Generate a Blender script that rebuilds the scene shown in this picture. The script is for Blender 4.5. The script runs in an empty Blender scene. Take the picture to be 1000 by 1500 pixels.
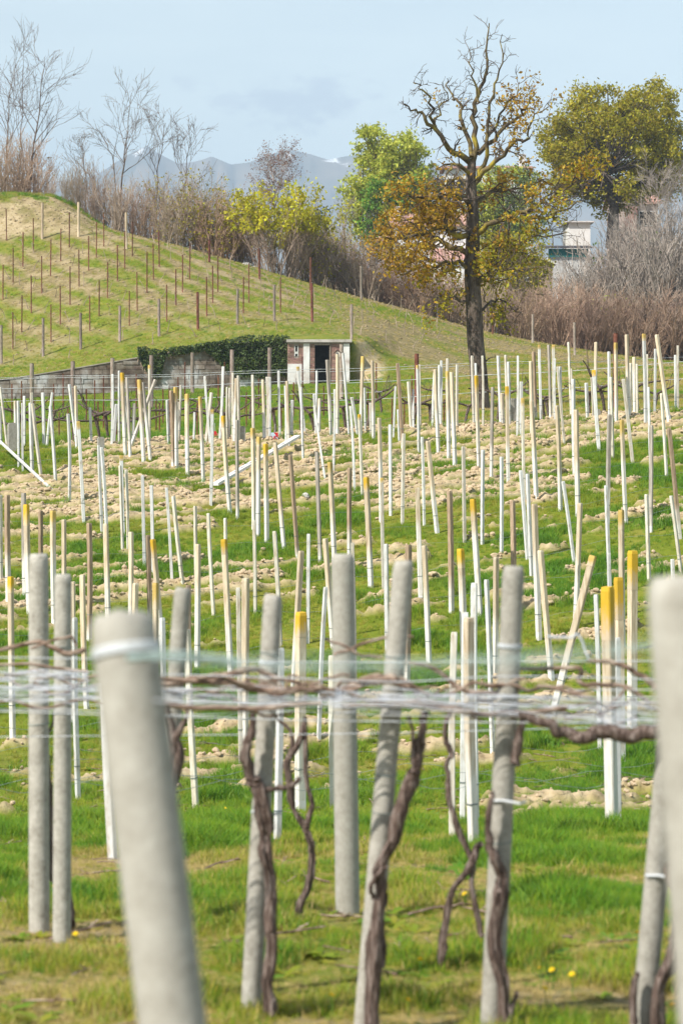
import bpy, math, random
import numpy as np
from mathutils import Vector

R = math.radians
random.seed(7)
rng = np.random.default_rng(7)
sc = bpy.context.scene
col = sc.collection

# ------------------------------------------------------------------ camera, sky, sun, exposure
F = 4167.0            # focal length in pixels of the 1000 x 1500 photograph
HOR = 620.0           # image row of the horizon
cam_d = bpy.data.cameras.new('camera')
cam = bpy.data.objects.new('camera', cam_d)
col.objects.link(cam)
cam.location = (0, 0, 0)
cam.rotation_euler = (R(90), 0, 0)
cam_d.sensor_fit = 'VERTICAL'
cam_d.sensor_height = 36.0
cam_d.lens = 36.0 * F / 1500.0
cam_d.shift_y = -(750.0 - HOR) / 1500.0
cam_d.clip_start = 0.1
cam_d.clip_end = 60000.0
cam_d.dof.use_dof = True
cam_d.dof.focus_distance = 66.0
cam_d.dof.aperture_fstop = 5.0
sc.camera = cam

SUN_EL, SUN_AZ = R(47), R(52)          # azimuth: towards the left of straight behind the camera
sun_dir = Vector((-math.sin(SUN_AZ) * math.cos(SUN_EL), -math.cos(SUN_AZ) * math.cos(SUN_EL), math.sin(SUN_EL)))
sd = bpy.data.lights.new('sun', 'SUN')
sd.energy = 5.0
sd.angle = R(0.53)
sd.color = (1.0, 0.955, 0.88)
so = bpy.data.objects.new('sun', sd)
so.rotation_euler = (-sun_dir).to_track_quat('-Z', 'Y').to_euler()
so.location = (-30, -30, 60)
col.objects.link(so)

world = bpy.data.worlds.new('World')
sc.world = world
world.use_nodes = True
nt = world.node_tree
nt.nodes.clear()
W = nt.nodes.new
out = W('ShaderNodeOutputWorld')
bg = W('ShaderNodeBackground')
bg.inputs['Strength'].default_value = 0.096
sky = W('ShaderNodeTexSky')
sky.sky_type = 'NISHITA'
sky.sun_disc = False
sky.sun_elevation = SUN_EL
sky.sun_rotation = math.atan2(sun_dir.x, sun_dir.y)
sky.altitude = 250
sky.air_density = 1.0
sky.dust_density = 1.2
sky.ozone_density = 1.0
# thin veil of high cloud over the whole sky, and one small grey cumulus
tc = W('ShaderNodeTexCoord')
mp = W('ShaderNodeMapping'); mp.inputs['Scale'].default_value = (3.0, 3.0, 16.0)
nz = W('ShaderNodeTexNoise'); nz.inputs['Scale'].default_value = 2.2; nz.inputs['Detail'].default_value = 7; nz.inputs['Roughness'].default_value = 0.6
mr = W('ShaderNodeMapRange'); mr.inputs['From Min'].default_value = 0.36; mr.inputs['From Max'].default_value = 0.66
mr.inputs['To Min'].default_value = 0.78; mr.inputs['To Max'].default_value = 1.0
veil = W('ShaderNodeMix'); veil.data_type = 'RGBA'
veil.inputs['B'].default_value = (7.9, 9.0, 9.05, 1)
L = nt.links.new
L(tc.outputs['Generated'], mp.inputs['Vector']); L(mp.outputs['Vector'], nz.inputs['Vector'])
sep = W('ShaderNodeSeparateXYZ'); L(tc.outputs['Generated'], sep.inputs[0])
el = W('ShaderNodeMapRange'); el.interpolation_type = 'SMOOTHSTEP'; el.inputs['From Min'].default_value = 0.0; el.inputs['From Max'].default_value = 0.40; el.inputs['To Min'].default_value = 1.0; el.inputs['To Max'].default_value = 0.22
L(sep.outputs['Z'], el.inputs['Value'])
vm = W('ShaderNodeMath'); vm.operation = 'MULTIPLY'; L(el.outputs['Result'], vm.inputs[0])      # the veil looks thicker towards the horizon
L(nz.outputs['Fac'], mr.inputs['Value']); L(mr.outputs['Result'], vm.inputs[1]); L(vm.outputs[0], veil.inputs['Factor'])
L(sky.outputs['Color'], veil.inputs['A'])
last = veil.outputs['Result']
def cloud(px, py, rx, rz, scale, strength, tone, last):
    c = Vector(((px - 500) / F, 1.0, (HOR - py) / F)).normalized()
    sub = W('ShaderNodeVectorMath'); sub.operation = 'SUBTRACT'; sub.inputs[1].default_value = c
    div = W('ShaderNodeVectorMath'); div.operation = 'MULTIPLY'; div.inputs[1].default_value = (1 / rx, 1 / rx, 1 / rz)
    ln = W('ShaderNodeVectorMath'); ln.operation = 'LENGTH'
    n = W('ShaderNodeTexNoise'); n.inputs['Scale'].default_value = scale; n.inputs['Detail'].default_value = 8; n.inputs['Roughness'].default_value = 0.58
    m2 = W('ShaderNodeMapping'); m2.inputs['Scale'].default_value = (1, 1, 1.9)
    L(tc.outputs['Generated'], sub.inputs[0]); L(sub.outputs[0], div.inputs[0]); L(div.outputs[0], ln.inputs[0])
    L(tc.outputs['Generated'], m2.inputs['Vector']); L(m2.outputs['Vector'], n.inputs['Vector'])
    a = W('ShaderNodeMath'); a.operation = 'MULTIPLY_ADD'; a.inputs[1].default_value = -0.36; L(ln.outputs['Value'], a.inputs[0]); L(n.outputs['Fac'], a.inputs[2])
    r = W('ShaderNodeMapRange'); r.interpolation_type = 'SMOOTHSTEP'
    r.inputs['From Min'].default_value = 0.08; r.inputs['From Max'].default_value = 0.42; r.inputs['To Max'].default_value = strength
    L(a.outputs[0], r.inputs['Value'])
    mx = W('ShaderNodeMix'); mx.data_type = 'RGBA'; mx.inputs['B'].default_value = tone
    L(r.outputs['Result'], mx.inputs['Factor']); L(last, mx.inputs['A'])
    return mx.outputs['Result']
CT = (5.2, 6.1, 7.0, 1)
last = cloud(445, 146, 0.0265, 0.0095, 95, 0.9, CT, last)
last = cloud(335, 150, 0.0085, 0.0045, 150, 0.6, CT, last)
last = cloud(275, 122, 0.0060, 0.0032, 170, 0.45, CT, last)
L(last, bg.inputs['Color']); L(bg.outputs['Background'], out.inputs['Surface'])

sc.view_settings.view_transform = 'Standard'
sc.view_settings.look = 'None'
sc.view_settings.exposure = 0.48
sc.view_settings.gamma = 1.0
sc.view_settings.use_curve_mapping = False
sc.render.engine = 'CYCLES'
cy = sc.cycles
cy.use_denoising = True
try:
    cy.denoiser = 'OPENIMAGEDENOISE'
    cy.denoising_input_passes = 'RGB_ALBEDO_NORMAL'
    cy.denoising_prefilter = 'ACCURATE'
except Exception:
    pass
cy.max_bounces = 6
cy.diffuse_bounces = 3
cy.glossy_bounces = 2
cy.transmission_bounces = 4
cy.transparent_max_bounces = 12
cy.volume_bounces = 0
cy.caustics_reflective = False
cy.caustics_refractive = False

# ------------------------------------------------------------------ small helpers
def tag(o, label=None, cat=None, group=None, kind=None):
    if label: o['label'] = label
    if cat: o['category'] = cat
    if group: o['group'] = group
    if kind: o['kind'] = kind
    return o

def empty(name, loc, label=None, cat=None, group=None, rz=0.0):
    o = bpy.data.objects.new(name, None)
    o.empty_display_size = 0.2
    o.location = loc
    o.rotation_euler = (0, 0, rz)
    col.objects.link(o)
    return tag(o, label, cat, group)

ORD = ('zeroth first second third fourth fifth sixth seventh eighth ninth tenth eleventh twelfth thirteenth fourteenth '
       'fifteenth sixteenth seventeenth eighteenth nineteenth twentieth').split()
def nth(n):
    if n <= 20: return ORD[n]
    tens = {2: 'twenty', 3: 'thirty', 4: 'forty', 5: 'fifty', 6: 'sixty'}[n // 10]
    if n % 10 == 0: return tens[:-1] + 'ieth'
    return tens + '-' + ORD[n % 10]

class MB:
    """collects shapes, then links them as ONE mesh object"""
    def __init__(s):
        s.v, s.f, s.m, s.n = [], [], [], 0
    def add(s, verts, faces, mat=0):
        verts = np.asarray(verts, dtype=float)
        b = s.n
        s.v.append(verts); s.n += len(verts)
        for f in faces:
            s.f.append([i + b for i in f]); s.m.append(mat)
    def tube(s, pts, rad, n=5, mat=0, cap=True):
        pts = np.asarray(pts, dtype=float); k = len(pts)
        rad = np.full(k, rad, dtype=float) if np.isscalar(rad) else np.asarray(rad, dtype=float)
        t = np.empty_like(pts)
        t[1:-1] = pts[2:] - pts[:-2]; t[0] = pts[1] - pts[0]; t[-1] = pts[-1] - pts[-2]
        t /= (np.linalg.norm(t, axis=1)[:, None] + 1e-9)
        m = t.mean(axis=0)
        ref = np.array((0, 0, 1.0)) if abs(m[2]) < 0.75 * np.linalg.norm(m) + 1e-9 else np.array((1.0, 0.13, 0))
        a = np.cross(t, ref); a /= (np.linalg.norm(a, axis=1)[:, None] + 1e-9)
        b = np.cross(t, a)
        th = np.arange(n) * (2 * math.pi / n)
        ring = (pts[:, None, :] + rad[:, None, None] * (np.cos(th)[None, :, None] * a[:, None, :] + np.sin(th)[None, :, None] * b[:, None, :]))
        fs = []
        for i in range(k - 1):
            for j in range(n):
                j2 = (j + 1) % n
                fs.append((i * n + j, i * n + j2, (i + 1) * n + j2, (i + 1) * n + j))
        if cap:
            fs.append(tuple(range(n - 1, -1, -1))[::-1]); fs.append(tuple((k - 1) * n + j for j in range(n))[::-1])
        s.add(ring.reshape(-1, 3), fs, mat)
    def box(s, lo, hi, mat=0, rz=0.0, bev=0.0):
        x0, y0, z0 = lo; x1, y1, z1 = hi
        v = np.array([(x0, y0, z0), (x1, y0, z0), (x1, y1, z0), (x0, y1, z0), (x0, y0, z1), (x1, y0, z1), (x1, y1, z1), (x0, y1, z1)], float)
        if rz:
            c = v.mean(axis=0); d = v - c
            v = np.stack([c[0] + d[:, 0] * math.cos(rz) - d[:, 1] * math.sin(rz), c[1] + d[:, 0] * math.sin(rz) + d[:, 1] * math.cos(rz), v[:, 2]], 1)
        s.add(v, [(0, 3, 2, 1), (4, 5, 6, 7), (0, 1, 5, 4), (1, 2, 6, 5), (2, 3, 7, 6), (3, 0, 4, 7)], mat)
    def mesh(s, name, mats, smooth=False):
        me = bpy.data.meshes.new(name)
        V = np.concatenate(s.v) if s.v else np.zeros((0, 3))
        me.from_pydata(V.tolist(), [], s.f)
        for m in mats: me.materials.append(m)
        if len(mats) > 1: me.polygons.foreach_set('material_index', np.array(s.m, dtype=np.int32))
        if smooth: me.polygons.foreach_set('use_smooth', np.ones(len(s.f), dtype=bool))
        me.update()
        return me
    def build(s, name, mats, parent=None, loc=(0, 0, 0), smooth=False):
        if not isinstance(mats, (list, tuple)): mats = [mats]
        return link(name, s.mesh(name, mats, smooth), parent, loc)

def link(name, me, parent=None, loc=(0, 0, 0)):
    o = bpy.data.objects.new(name, me)
    col.objects.link(o)
    o.location = loc
    if parent: o.parent = parent
    return o

def copy_tree(o, loc=None, rz=None, scale=None, parent=None):
    c = o.copy()
    col.objects.link(c)
    if parent: c.parent = parent
    for ch in o.children:
        copy_tree(ch, parent=c)
    if loc is not None: c.location = loc
    if rz is not None: c.rotation_euler = (0, 0, rz)
    if scale is not None: c.scale = scale
    return c

def quads_mesh(name, C, A, B, mats):
    """many small leaf quads: centres C, half axes A, B"""
    n = len(C)
    V = np.empty((n, 4, 3)); V[:, 0] = C - A; V[:, 1] = C - B * 0.8 + A * 0.1; V[:, 2] = C + A; V[:, 3] = C + B * 0.8 + A * 0.1
    me = bpy.data.meshes.new(name)
    me.vertices.add(4 * n); me.vertices.foreach_set('co', V.ravel())
    me.loops.add(4 * n); me.loops.foreach_set('vertex_index', np.arange(4 * n, dtype=np.int32))
    me.polygons.add(n)
    me.polygons.foreach_set('loop_start', np.arange(0, 4 * n, 4, dtype=np.int32))
    for m in mats: me.materials.append(m)
    me.update(calc_edges=True); me.validate()
    return me

def rand_dirs(n, g=rng):
    d = g.normal(size=(n, 3)); return d / np.linalg.norm(d, axis=1)[:, None]

def leaves_mesh(name, P, size, mats, g=rng, up=0.0):
    n = len(P); d = rand_dirs(n, g); d[:, 2] += up; d /= np.linalg.norm(d, axis=1)[:, None]
    e = np.cross(d, rand_dirs(n, g)); e /= (np.linalg.norm(e, axis=1)[:, None] + 1e-9)
    s = size * (0.6 + 0.8 * g.random((n, 1)))
    return quads_mesh(name, P, d * s * 0.5, e * s * 0.36, mats)

# value noise in numpy
def _h(ix, iy, s):
    n = (ix.astype(np.int64) * 374761393 + iy.astype(np.int64) * 668265263 + s * 1274126177) & 0x7fffffff
    n = ((n ^ (n >> 13)) * 1274126177) & 0x7fffffff
    return ((n ^ (n >> 16)) & 0xffff) / 65535.0
def vn(x, y, s=0):
    x = np.asarray(x, float); y = np.asarray(y, float)
    ix = np.floor(x); iy = np.floor(y); fx = x - ix; fy = y - iy
    fx = fx * fx * (3 - 2 * fx); fy = fy * fy * (3 - 2 * fy)
    a = _h(ix, iy, s); b = _h(ix + 1, iy, s); c = _h(ix, iy + 1, s); d = _h(ix + 1, iy + 1, s)
    return (a * (1 - fx) + b * fx) * (1 - fy) + (c * (1 - fx) + d * fx) * fy
def fbm(x, y, s=0, o=3):
    t = 0; w = 0.5; n = 0
    for i in range(o):
        t = t + w * vn(np.asarray(x) * 2 ** i, np.asarray(y) * 2 ** i, s + i * 17); n += w; w *= 0.55
    return t / n
def ss(a, b, x):
    t = np.clip((np.asarray(x, float) - a) / (b - a), 0, 1); return t * t * (3 - 2 * t)

# ------------------------------------------------------------------ materials
def new_mat(name):
    m = bpy.data.materials.new(name); m.use_nodes = True
    return m, m.node_tree, m.node_tree.nodes['Principled BSDF']

def mat(name, cols, scale=6.0, rough=0.85, bump=0.3, bscale=None, stretch=(1, 1, 1), detail=5, contrast=(0.35, 0.65), objrand=0.0, nr=0.6, island=0.0, transl=0.0, spec=0.25, bdist=0.02, coord='Object'):
    """noise between two or three of the thing's own colours, fine relief, and a tone shift per object / per loose piece"""
    m, t, p = new_mat(name)
    N = t.nodes.new; K = t.links.new
    tc = N('ShaderNodeTexCoord'); mp = N('ShaderNodeMapping'); mp.inputs['Scale'].default_value = stretch
    K(tc.outputs[coord], mp.inputs['Vector'])
    vec = mp.outputs['Vector']
    if objrand:
        oi = N('ShaderNodeObjectInfo'); ad = N('ShaderNodeVectorMath'); ad.operation = 'MULTIPLY_ADD'
        ad.inputs[1].default_value = (1, 1, 1)
        cb = N('ShaderNodeCombineXYZ'); mu = N('ShaderNodeMath'); mu.operation = 'MULTIPLY'; mu.inputs[1].default_value = 57.0
        K(oi.outputs['Random'], mu.inputs[0]); K(mu.outputs[0], cb.inputs[0]); K(mu.outputs[0], cb.inputs[2])
        K(vec, ad.inputs[0]); K(cb.outputs[0], ad.inputs[2]); vec = ad.outputs[0]
    n = N('ShaderNodeTexNoise'); n.inputs['Scale'].default_value = scale; n.inputs['Detail'].default_value = detail; n.inputs['Roughness'].default_value = nr
    K(vec, n.inputs['Vector'])
    cr = N('ShaderNodeValToRGB')
    e = cr.color_ramp.elements
    e[0].position = contrast[0]; e[1].position = contrast[1]
    e[0].color = (*cols[0], 1); e[1].color = (*cols[-1], 1)
    if len(cols) == 3:
        x = e.new((contrast[0] + contrast[1]) / 2); x.color = (*cols[1], 1)
    K(n.outputs['Fac'], cr.inputs['Fac'])
    c = cr.outputs['Color']
    for amt, src in ((objrand, 'o'), (island, 'i')):
        if not amt: continue
        hv = N('ShaderNodeHueSaturation')
        if src == 'o': rnd = N('ShaderNodeObjectInfo').outputs['Random']
        else: rnd = N('ShaderNodeNewGeometry').outputs['Random Per Island']
        a = N('ShaderNodeMapRange'); a.inputs['To Min'].default_value = 1 - amt; a.inputs['To Max'].default_value = 1 + amt
        K(rnd, a.inputs['Value']); K(a.outputs['Result'], hv.inputs['Value'])
        w = N('ShaderNodeMath'); w.operation = 'PINGPONG'; w.inputs[1].default_value = 0.13; K(rnd, w.inputs[0])
        h = N('ShaderNodeMapRange'); h.inputs['From Max'].default_value = 0.13; h.inputs['To Min'].default_value = 0.5 - 0.06 * amt; h.inputs['To Max'].default_value = 0.5 + 0.06 * amt
        K(w.outputs[0], h.inputs['Value']); K(h.outputs['Result'], hv.inputs['Hue'])
        K(c, hv.inputs['Color']); c = hv.outputs['Color']
    K(c, p.inputs['Base Color'])
    p.inputs['Roughness'].default_value = rough
    p.inputs['Specular IOR Level'].default_value = spec
    if bump:
        n2 = N('ShaderNodeTexNoise'); n2.inputs['Scale'].default_value = bscale or scale * 3; n2.inputs['Detail'].default_value = 6
        K(vec, n2.inputs['Vector'])
        b = N('ShaderNodeBump'); b.inputs['Strength'].default_value = bump; b.inputs['Distance'].default_value = bdist
        K(n2.outputs['Fac'], b.inputs['Height']); K(b.outputs['Normal'], p.inputs['Normal'])
    if transl:
        tr = N('ShaderNodeBsdfTranslucent'); mx = N('ShaderNodeMixShader'); mx.inputs[0].default_value = transl
        K(c, tr.inputs['Color']); K(p.outputs[0], mx.inputs[1]); K(tr.outputs[0], mx.inputs[2])
        K(mx.outputs[0], t.nodes['Material Output'].inputs['Surface'])
    return m

M = {}
def stakewood(name, a, b, w=((0.54, 0.47, 0.37), (0.69, 0.665, 0.61)), lo=.35, hi=1.15):
    """sawn wood, whitewashed from the foot up, the wash fading out unevenly at a height that differs per stake"""
    m, t, p = new_mat(name); N = t.nodes.new; K = t.links.new
    tc = N('ShaderNodeTexCoord'); oi = N('ShaderNodeObjectInfo')
    mu = N('ShaderNodeMath'); mu.operation = 'MULTIPLY'; mu.inputs[1].default_value = 91.0; K(oi.outputs['Random'], mu.inputs[0])
    cb = N('ShaderNodeCombineXYZ'); K(mu.outputs[0], cb.inputs[0]); K(mu.outputs[0], cb.inputs[2])
    ad = N('ShaderNodeVectorMath'); ad.operation = 'ADD'; K(tc.outputs['Object'], ad.inputs[0]); K(cb.outputs[0], ad.inputs[1])
    mp = N('ShaderNodeMapping'); mp.inputs['Scale'].default_value = (14, 14, 1.3); K(ad.outputs[0], mp.inputs['Vector'])
    n = N('ShaderNodeTexNoise'); n.inputs['Scale'].default_value = 3.0; n.inputs['Detail'].default_value = 6; K(mp.outputs[0], n.inputs['Vector'])
    def rp(c0, c1, p0=.33, p1=.67):
        cr = N('ShaderNodeValToRGB'); e = cr.color_ramp.elements; e[0].position = p0; e[1].position = p1; e[0].color = (*c0, 1); e[1].color = (*c1, 1); K(n.outputs['Fac'], cr.inputs['Fac']); return cr.outputs['Color']
    hv = N('ShaderNodeHueSaturation'); vr = N('ShaderNodeMapRange'); vr.inputs['To Min'].default_value = .78; vr.inputs['To Max'].default_value = 1.15; K(oi.outputs['Random'], vr.inputs['Value']); K(vr.outputs['Result'], hv.inputs['Value']); K(rp(a, b), hv.inputs['Color'])
    n2 = N('ShaderNodeTexNoise'); n2.inputs['Scale'].default_value = 2.2; n2.inputs['Detail'].default_value = 7; K(ad.outputs[0], n2.inputs['Vector'])
    sp = N('ShaderNodeSeparateXYZ'); K(tc.outputs['Object'], sp.inputs[0])
    a1 = N('ShaderNodeMath'); a1.operation = 'MULTIPLY_ADD'; a1.inputs[1].default_value = 1.1; K(n2.outputs['Fac'], a1.inputs[0]); K(sp.outputs['Z'], a1.inputs[2])
    th = N('ShaderNodeMath'); th.operation = 'MULTIPLY_ADD'; th.inputs[1].default_value = hi - lo; th.inputs[2].default_value = lo + .55
    w2 = N('ShaderNodeMath'); w2.operation = 'FRACT'; K(mu.outputs[0], w2.inputs[0]); K(w2.outputs[0], th.inputs[0])
    sb = N('ShaderNodeMath'); sb.operation = 'SUBTRACT'; K(th.outputs[0], sb.inputs[0]); K(a1.outputs[0], sb.inputs[1])
    mr_ = N('ShaderNodeMapRange'); mr_.interpolation_type = 'SMOOTHSTEP'; mr_.inputs['From Min'].default_value = -.28; mr_.inputs['From Max'].default_value = .22; K(sb.outputs[0], mr_.inputs['Value'])
    mx = N('ShaderNodeMix'); mx.data_type = 'RGBA'; K(mr_.outputs['Result'], mx.inputs['Factor']); K(hv.outputs['Color'], mx.inputs['A']); K(rp(w[0], w[1], .3, .5), mx.inputs['B'])
    K(mx.outputs['Result'], p.inputs['Base Color']); p.inputs['Roughness'].default_value = .85; p.inputs['Specular IOR Level'].default_value = .2
    b_ = N('ShaderNodeBump'); b_.inputs['Strength'].default_value = .3; b_.inputs['Distance'].default_value = .006; K(n.outputs['Fac'], b_.inputs['Height']); K(b_.outputs['Normal'], p.inputs['Normal'])
    return m
M['wood'] = stakewood('pale_wood', (0.47, 0.36, 0.235), (0.70, 0.60, 0.45))
M['brownwood'] = stakewood('brown_wood', (0.25, 0.175, 0.115), (0.45, 0.335, 0.23), lo=0, hi=.6)
M['greywood'] = stakewood('grey_wood', (0.28, 0.245, 0.205), (0.50, 0.45, 0.39), lo=.1, hi=.9)
M['white'] = mat('white_paint', [(0.40, 0.34, 0.26), (0.57, 0.56, 0.52), (0.645, 0.645, 0.625)], 4.0, stretch=(5, 5, 1.5), bump=0.15, objrand=0.13, contrast=(0.28, 0.55))
M['foot'] = mat('whitewash', [(0.50, 0.44, 0.35), (0.68, 0.66, 0.62), (0.72, 0.71, 0.69)], 4.0, stretch=(6, 6, 1.5), bump=0.15, objrand=0.08, contrast=(0.28, 0.52))
M['cream'] = mat('cream_paint', [(0.36, 0.29, 0.20), (0.55, 0.49, 0.385), (0.63, 0.595, 0.515)], 4.0, stretch=(6, 6, 1.2), bump=0.2, objrand=0.14, contrast=(0.28, 0.58))
def tippaint(name, c0, c1, base):
    """brushed tip paint, thinning out to bare wood at its ragged lower edge"""
    m, t, p = new_mat(name); N = t.nodes.new; K = t.links.new
    tc = N('ShaderNodeTexCoord'); oi = N('ShaderNodeObjectInfo'); sp = N('ShaderNodeSeparateXYZ'); K(tc.outputs['Generated'], sp.inputs[0])
    mu = N('ShaderNodeMath'); mu.operation = 'MULTIPLY'; mu.inputs[1].default_value = 71.0; K(oi.outputs['Random'], mu.inputs[0])
    cb = N('ShaderNodeCombineXYZ'); K(mu.outputs[0], cb.inputs[0]); K(mu.outputs[0], cb.inputs[1]); ad = N('ShaderNodeVectorMath'); ad.operation = 'ADD'; K(tc.outputs['Object'], ad.inputs[0]); K(cb.outputs[0], ad.inputs[1])
    mp = N('ShaderNodeMapping'); mp.inputs['Scale'].default_value = (24, 24, 5); K(ad.outputs[0], mp.inputs[0])
    n = N('ShaderNodeTexNoise'); n.inputs['Scale'].default_value = 1.4; n.inputs['Detail'].default_value = 8; n.inputs['Roughness'].default_value = .7; K(mp.outputs[0], n.inputs['Vector'])
    a = N('ShaderNodeMath'); a.operation = 'MULTIPLY_ADD'; a.inputs[1].default_value = 1.5; K(n.outputs['Fac'], a.inputs[0]); K(sp.outputs['Z'], a.inputs[2])
    r = N('ShaderNodeMapRange'); r.inputs['From Min'].default_value = .82; r.inputs['From Max'].default_value = 1.3; K(a.outputs[0], r.inputs['Value'])
    m1 = N('ShaderNodeMix'); m1.data_type = 'RGBA'; m1.inputs['A'].default_value = (*c0, 1); m1.inputs['B'].default_value = (*c1, 1); K(n.outputs['Fac'], m1.inputs['Factor'])
    m2 = N('ShaderNodeMix'); m2.data_type = 'RGBA'; m2.inputs['A'].default_value = (*base, 1); K(r.outputs['Result'], m2.inputs['Factor']); K(m1.outputs['Result'], m2.inputs['B'])
    hv = N('ShaderNodeHueSaturation'); vr = N('ShaderNodeMapRange'); vr.inputs['To Min'].default_value = .82; vr.inputs['To Max'].default_value = 1.1; K(oi.outputs['Random'], vr.inputs['Value']); K(vr.outputs['Result'], hv.inputs['Value']); K(m2.outputs['Result'], hv.inputs['Color'])
    K(hv.outputs['Color'], p.inputs['Base Color']); p.inputs['Roughness'].default_value = .8; p.inputs['Specular IOR Level'].default_value = .2
    return m
M['yellow'] = tippaint('yellow_paint', (0.50, 0.30, 0.02), (0.72, 0.46, 0.05), (0.58, 0.46, 0.32))
M['ochre'] = tippaint('faded_yellow_paint', (0.46, 0.31, 0.08), (0.62, 0.45, 0.15), (0.60, 0.50, 0.36))
M['tie'] = mat('tie_wire', [(0.10, 0.12, 0.12), (0.25, 0.30, 0.28)], 8, bump=0)
M['concrete'] = mat('old_concrete', [(0.11, 0.092, 0.07), (0.325, 0.305, 0.26), (0.47, 0.445, 0.39)], 16.0, detail=12, nr=0.85, bump=0.5, bscale=90, objrand=0.12, bdist=0.008, contrast=(0.27, 0.66))
M['bark'] = mat('vine_bark', [(0.030, 0.018, 0.014), (0.13, 0.088, 0.07), (0.33, 0.27, 0.235)], 8.0, stretch=(11, 11, 1.0), detail=9, bump=1.0, bscale=10, bdist=0.02, contrast=(0.33, 0.68))
M['cane'] = mat('cane_bark', [(0.085, 0.05, 0.036), (0.23, 0.155, 0.112), (0.42, 0.335, 0.265)], 14.0, stretch=(1, 3, 3), bump=0.6, bscale=30)
M['wire'] = mat('galvanised_wire', [(0.40, 0.42, 0.45), (0.62, 0.64, 0.66)], 8, bump=0, rough=0.5, spec=0.5)
M['rust'] = mat('rusty_steel', [(0.08, 0.030, 0.018), (0.19, 0.075, 0.045)], 7, bump=0.2, objrand=0.25)
M['oldpost'] = mat('weathered_post', [(0.16, 0.12, 0.095), (0.33, 0.27, 0.22)], 5, stretch=(6, 6, 1), bump=0.3, objrand=0.25)
M['oakbark'] = mat('oak_bark', [(0.03, 0.022, 0.017), (0.11, 0.083, 0.065), (0.23, 0.18, 0.145)], 2.2, stretch=(3, 3, 0.8), bump=0.9, bscale=6, bdist=0.08, contrast=(0.3, 0.7))
M['moss'] = mat('lichen_bark', [(0.06, 0.044, 0.03), (0.16, 0.12, 0.05), (0.36, 0.28, 0.03)], 2.2, bump=0.5, bscale=6, bdist=0.05, contrast=(0.40, 0.66))
M['twig'] = mat('grey_twig', [(0.23, 0.17, 0.125), (0.42, 0.325, 0.245)], 2, bump=0, objrand=0.2)
M['twigdark'] = mat('dark_twig', [(0.09, 0.066, 0.052), (0.20, 0.15, 0.12)], 2, bump=0, objrand=0.2)
M['plainwood'] = mat('tan_wood', [(0.34, 0.25, 0.16), (0.54, 0.43, 0.30)], 3.0, stretch=(14, 14, 1.2), bump=0.25, objrand=0.15)
M['twigred'] = mat('reddish_twig', [(0.26, 0.17, 0.12), (0.43, 0.295, 0.21)], 2, bump=0, objrand=0.2)
M['twiggrey'] = mat('ashen_twig', [(0.25, 0.205, 0.17), (0.42, 0.355, 0.30)], 2, bump=0, objrand=0.15)
def leafmat(name, a, b, tr=0.4): return mat(name, [a, b], 0.8, rough=0.6, bump=0, island=0.35, transl=tr, spec=0.3)
M['leaf_orange'] = leafmat('orange_oak_leaf', (0.30, 0.17, 0.015), (0.56, 0.35, 0.03))
M['leaf_olive'] = leafmat('olive_oak_leaf', (0.25, 0.225, 0.012), (0.46, 0.39, 0.022))
M['leaf_lime'] = leafmat('lime_leaf', (0.38, 0.41, 0.04), (0.60, 0.62, 0.10))
M['leaf_green'] = leafmat('fresh_green_leaf', (0.09, 0.20, 0.02), (0.20, 0.36, 0.04))
M['leaf_dark'] = leafmat('evergreen_leaf', (0.012, 0.026, 0.009), (0.035, 0.06, 0.018), 0.15)
M['leaf_yellow'] = leafmat('yellow_green_leaf', (0.40, 0.37, 0.015), (0.62, 0.56, 0.03))
M['leaf_mix'] = leafmat('pale_green_leaf', (0.10, 0.16, 0.05), (0.20, 0.26, 0.09))
M['leaf_red'] = leafmat('red_bud', (0.19, 0.09, 0.06), (0.30, 0.15, 0.10))
M['ivy'] = leafmat('ivy_leaf', (0.03, 0.055, 0.012), (0.12, 0.16, 0.045), 0.25)
M['whitewall'] = mat('white_render', [(0.70, 0.68, 0.64), (0.82, 0.81, 0.79)], 1.0, bump=0.1)
M['tile'] = mat('terracotta_tile', [(0.34, 0.19, 0.15), (0.50, 0.32, 0.26)], 2.0, bump=0.2, island=0.25)
M['dark'] = mat('near_black', [(0.010, 0.009, 0.008), (0.022, 0.02, 0.018)], 3, bump=0)  # near-black; the hut's inner panel uses it as painted-in shade
M['stone'] = mat('pale_stone', [(0.36, 0.33, 0.30), (0.66, 0.64, 0.60)], 4, bump=0.5)
# ------------------------------------------------------------------ terrain: read as heights over (X, Y); camera height = 0
FZ = [-60, 0, 5, 11, 14, 17, 21, 25, 29, 32, 35, 39.6]
FH = [-1.6, -2.0, -2.1, -2.36, -2.45, -2.72, -3.1, -3.55, -3.85, -3.9, -3.72, -3.15]
FC = [-500, 0, 250, 500, 750, 1000, 1500]
FY = {42: (915, 912, 910, 905, 890, 870, 850), 46: (855, 852, 850, 846, 828, 805, 780), 50: (798, 795, 792, 785, 770, 750, 725),
      55: (745, 741, 736, 728, 716, 700, 680), 60: (700, 694, 690, 682, 668, 650, 630), 64: (672, 660, 652, 641, 626, 607, 590),
      66: (664, 652, 647, 636, 622, 603, 586), 69: (662, 650, 646, 636, 622, 602, 586), 75: (652, 641, 637, 628, 616, 599, 584),
      85: (635, 624, 619, 612, 602, 590, 578), 100: (614, 604, 598, 590, 580, 572, 562), 128: (596, 588, 572, 562, 554, 546, 540),
      150: (592, 583, 568, 558, 546, 540, 535)}
HC = [-500, 0, 100, 145, 200, 300, 400, 520, 600, 700, 800, 900, 1000, 1500]
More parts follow.
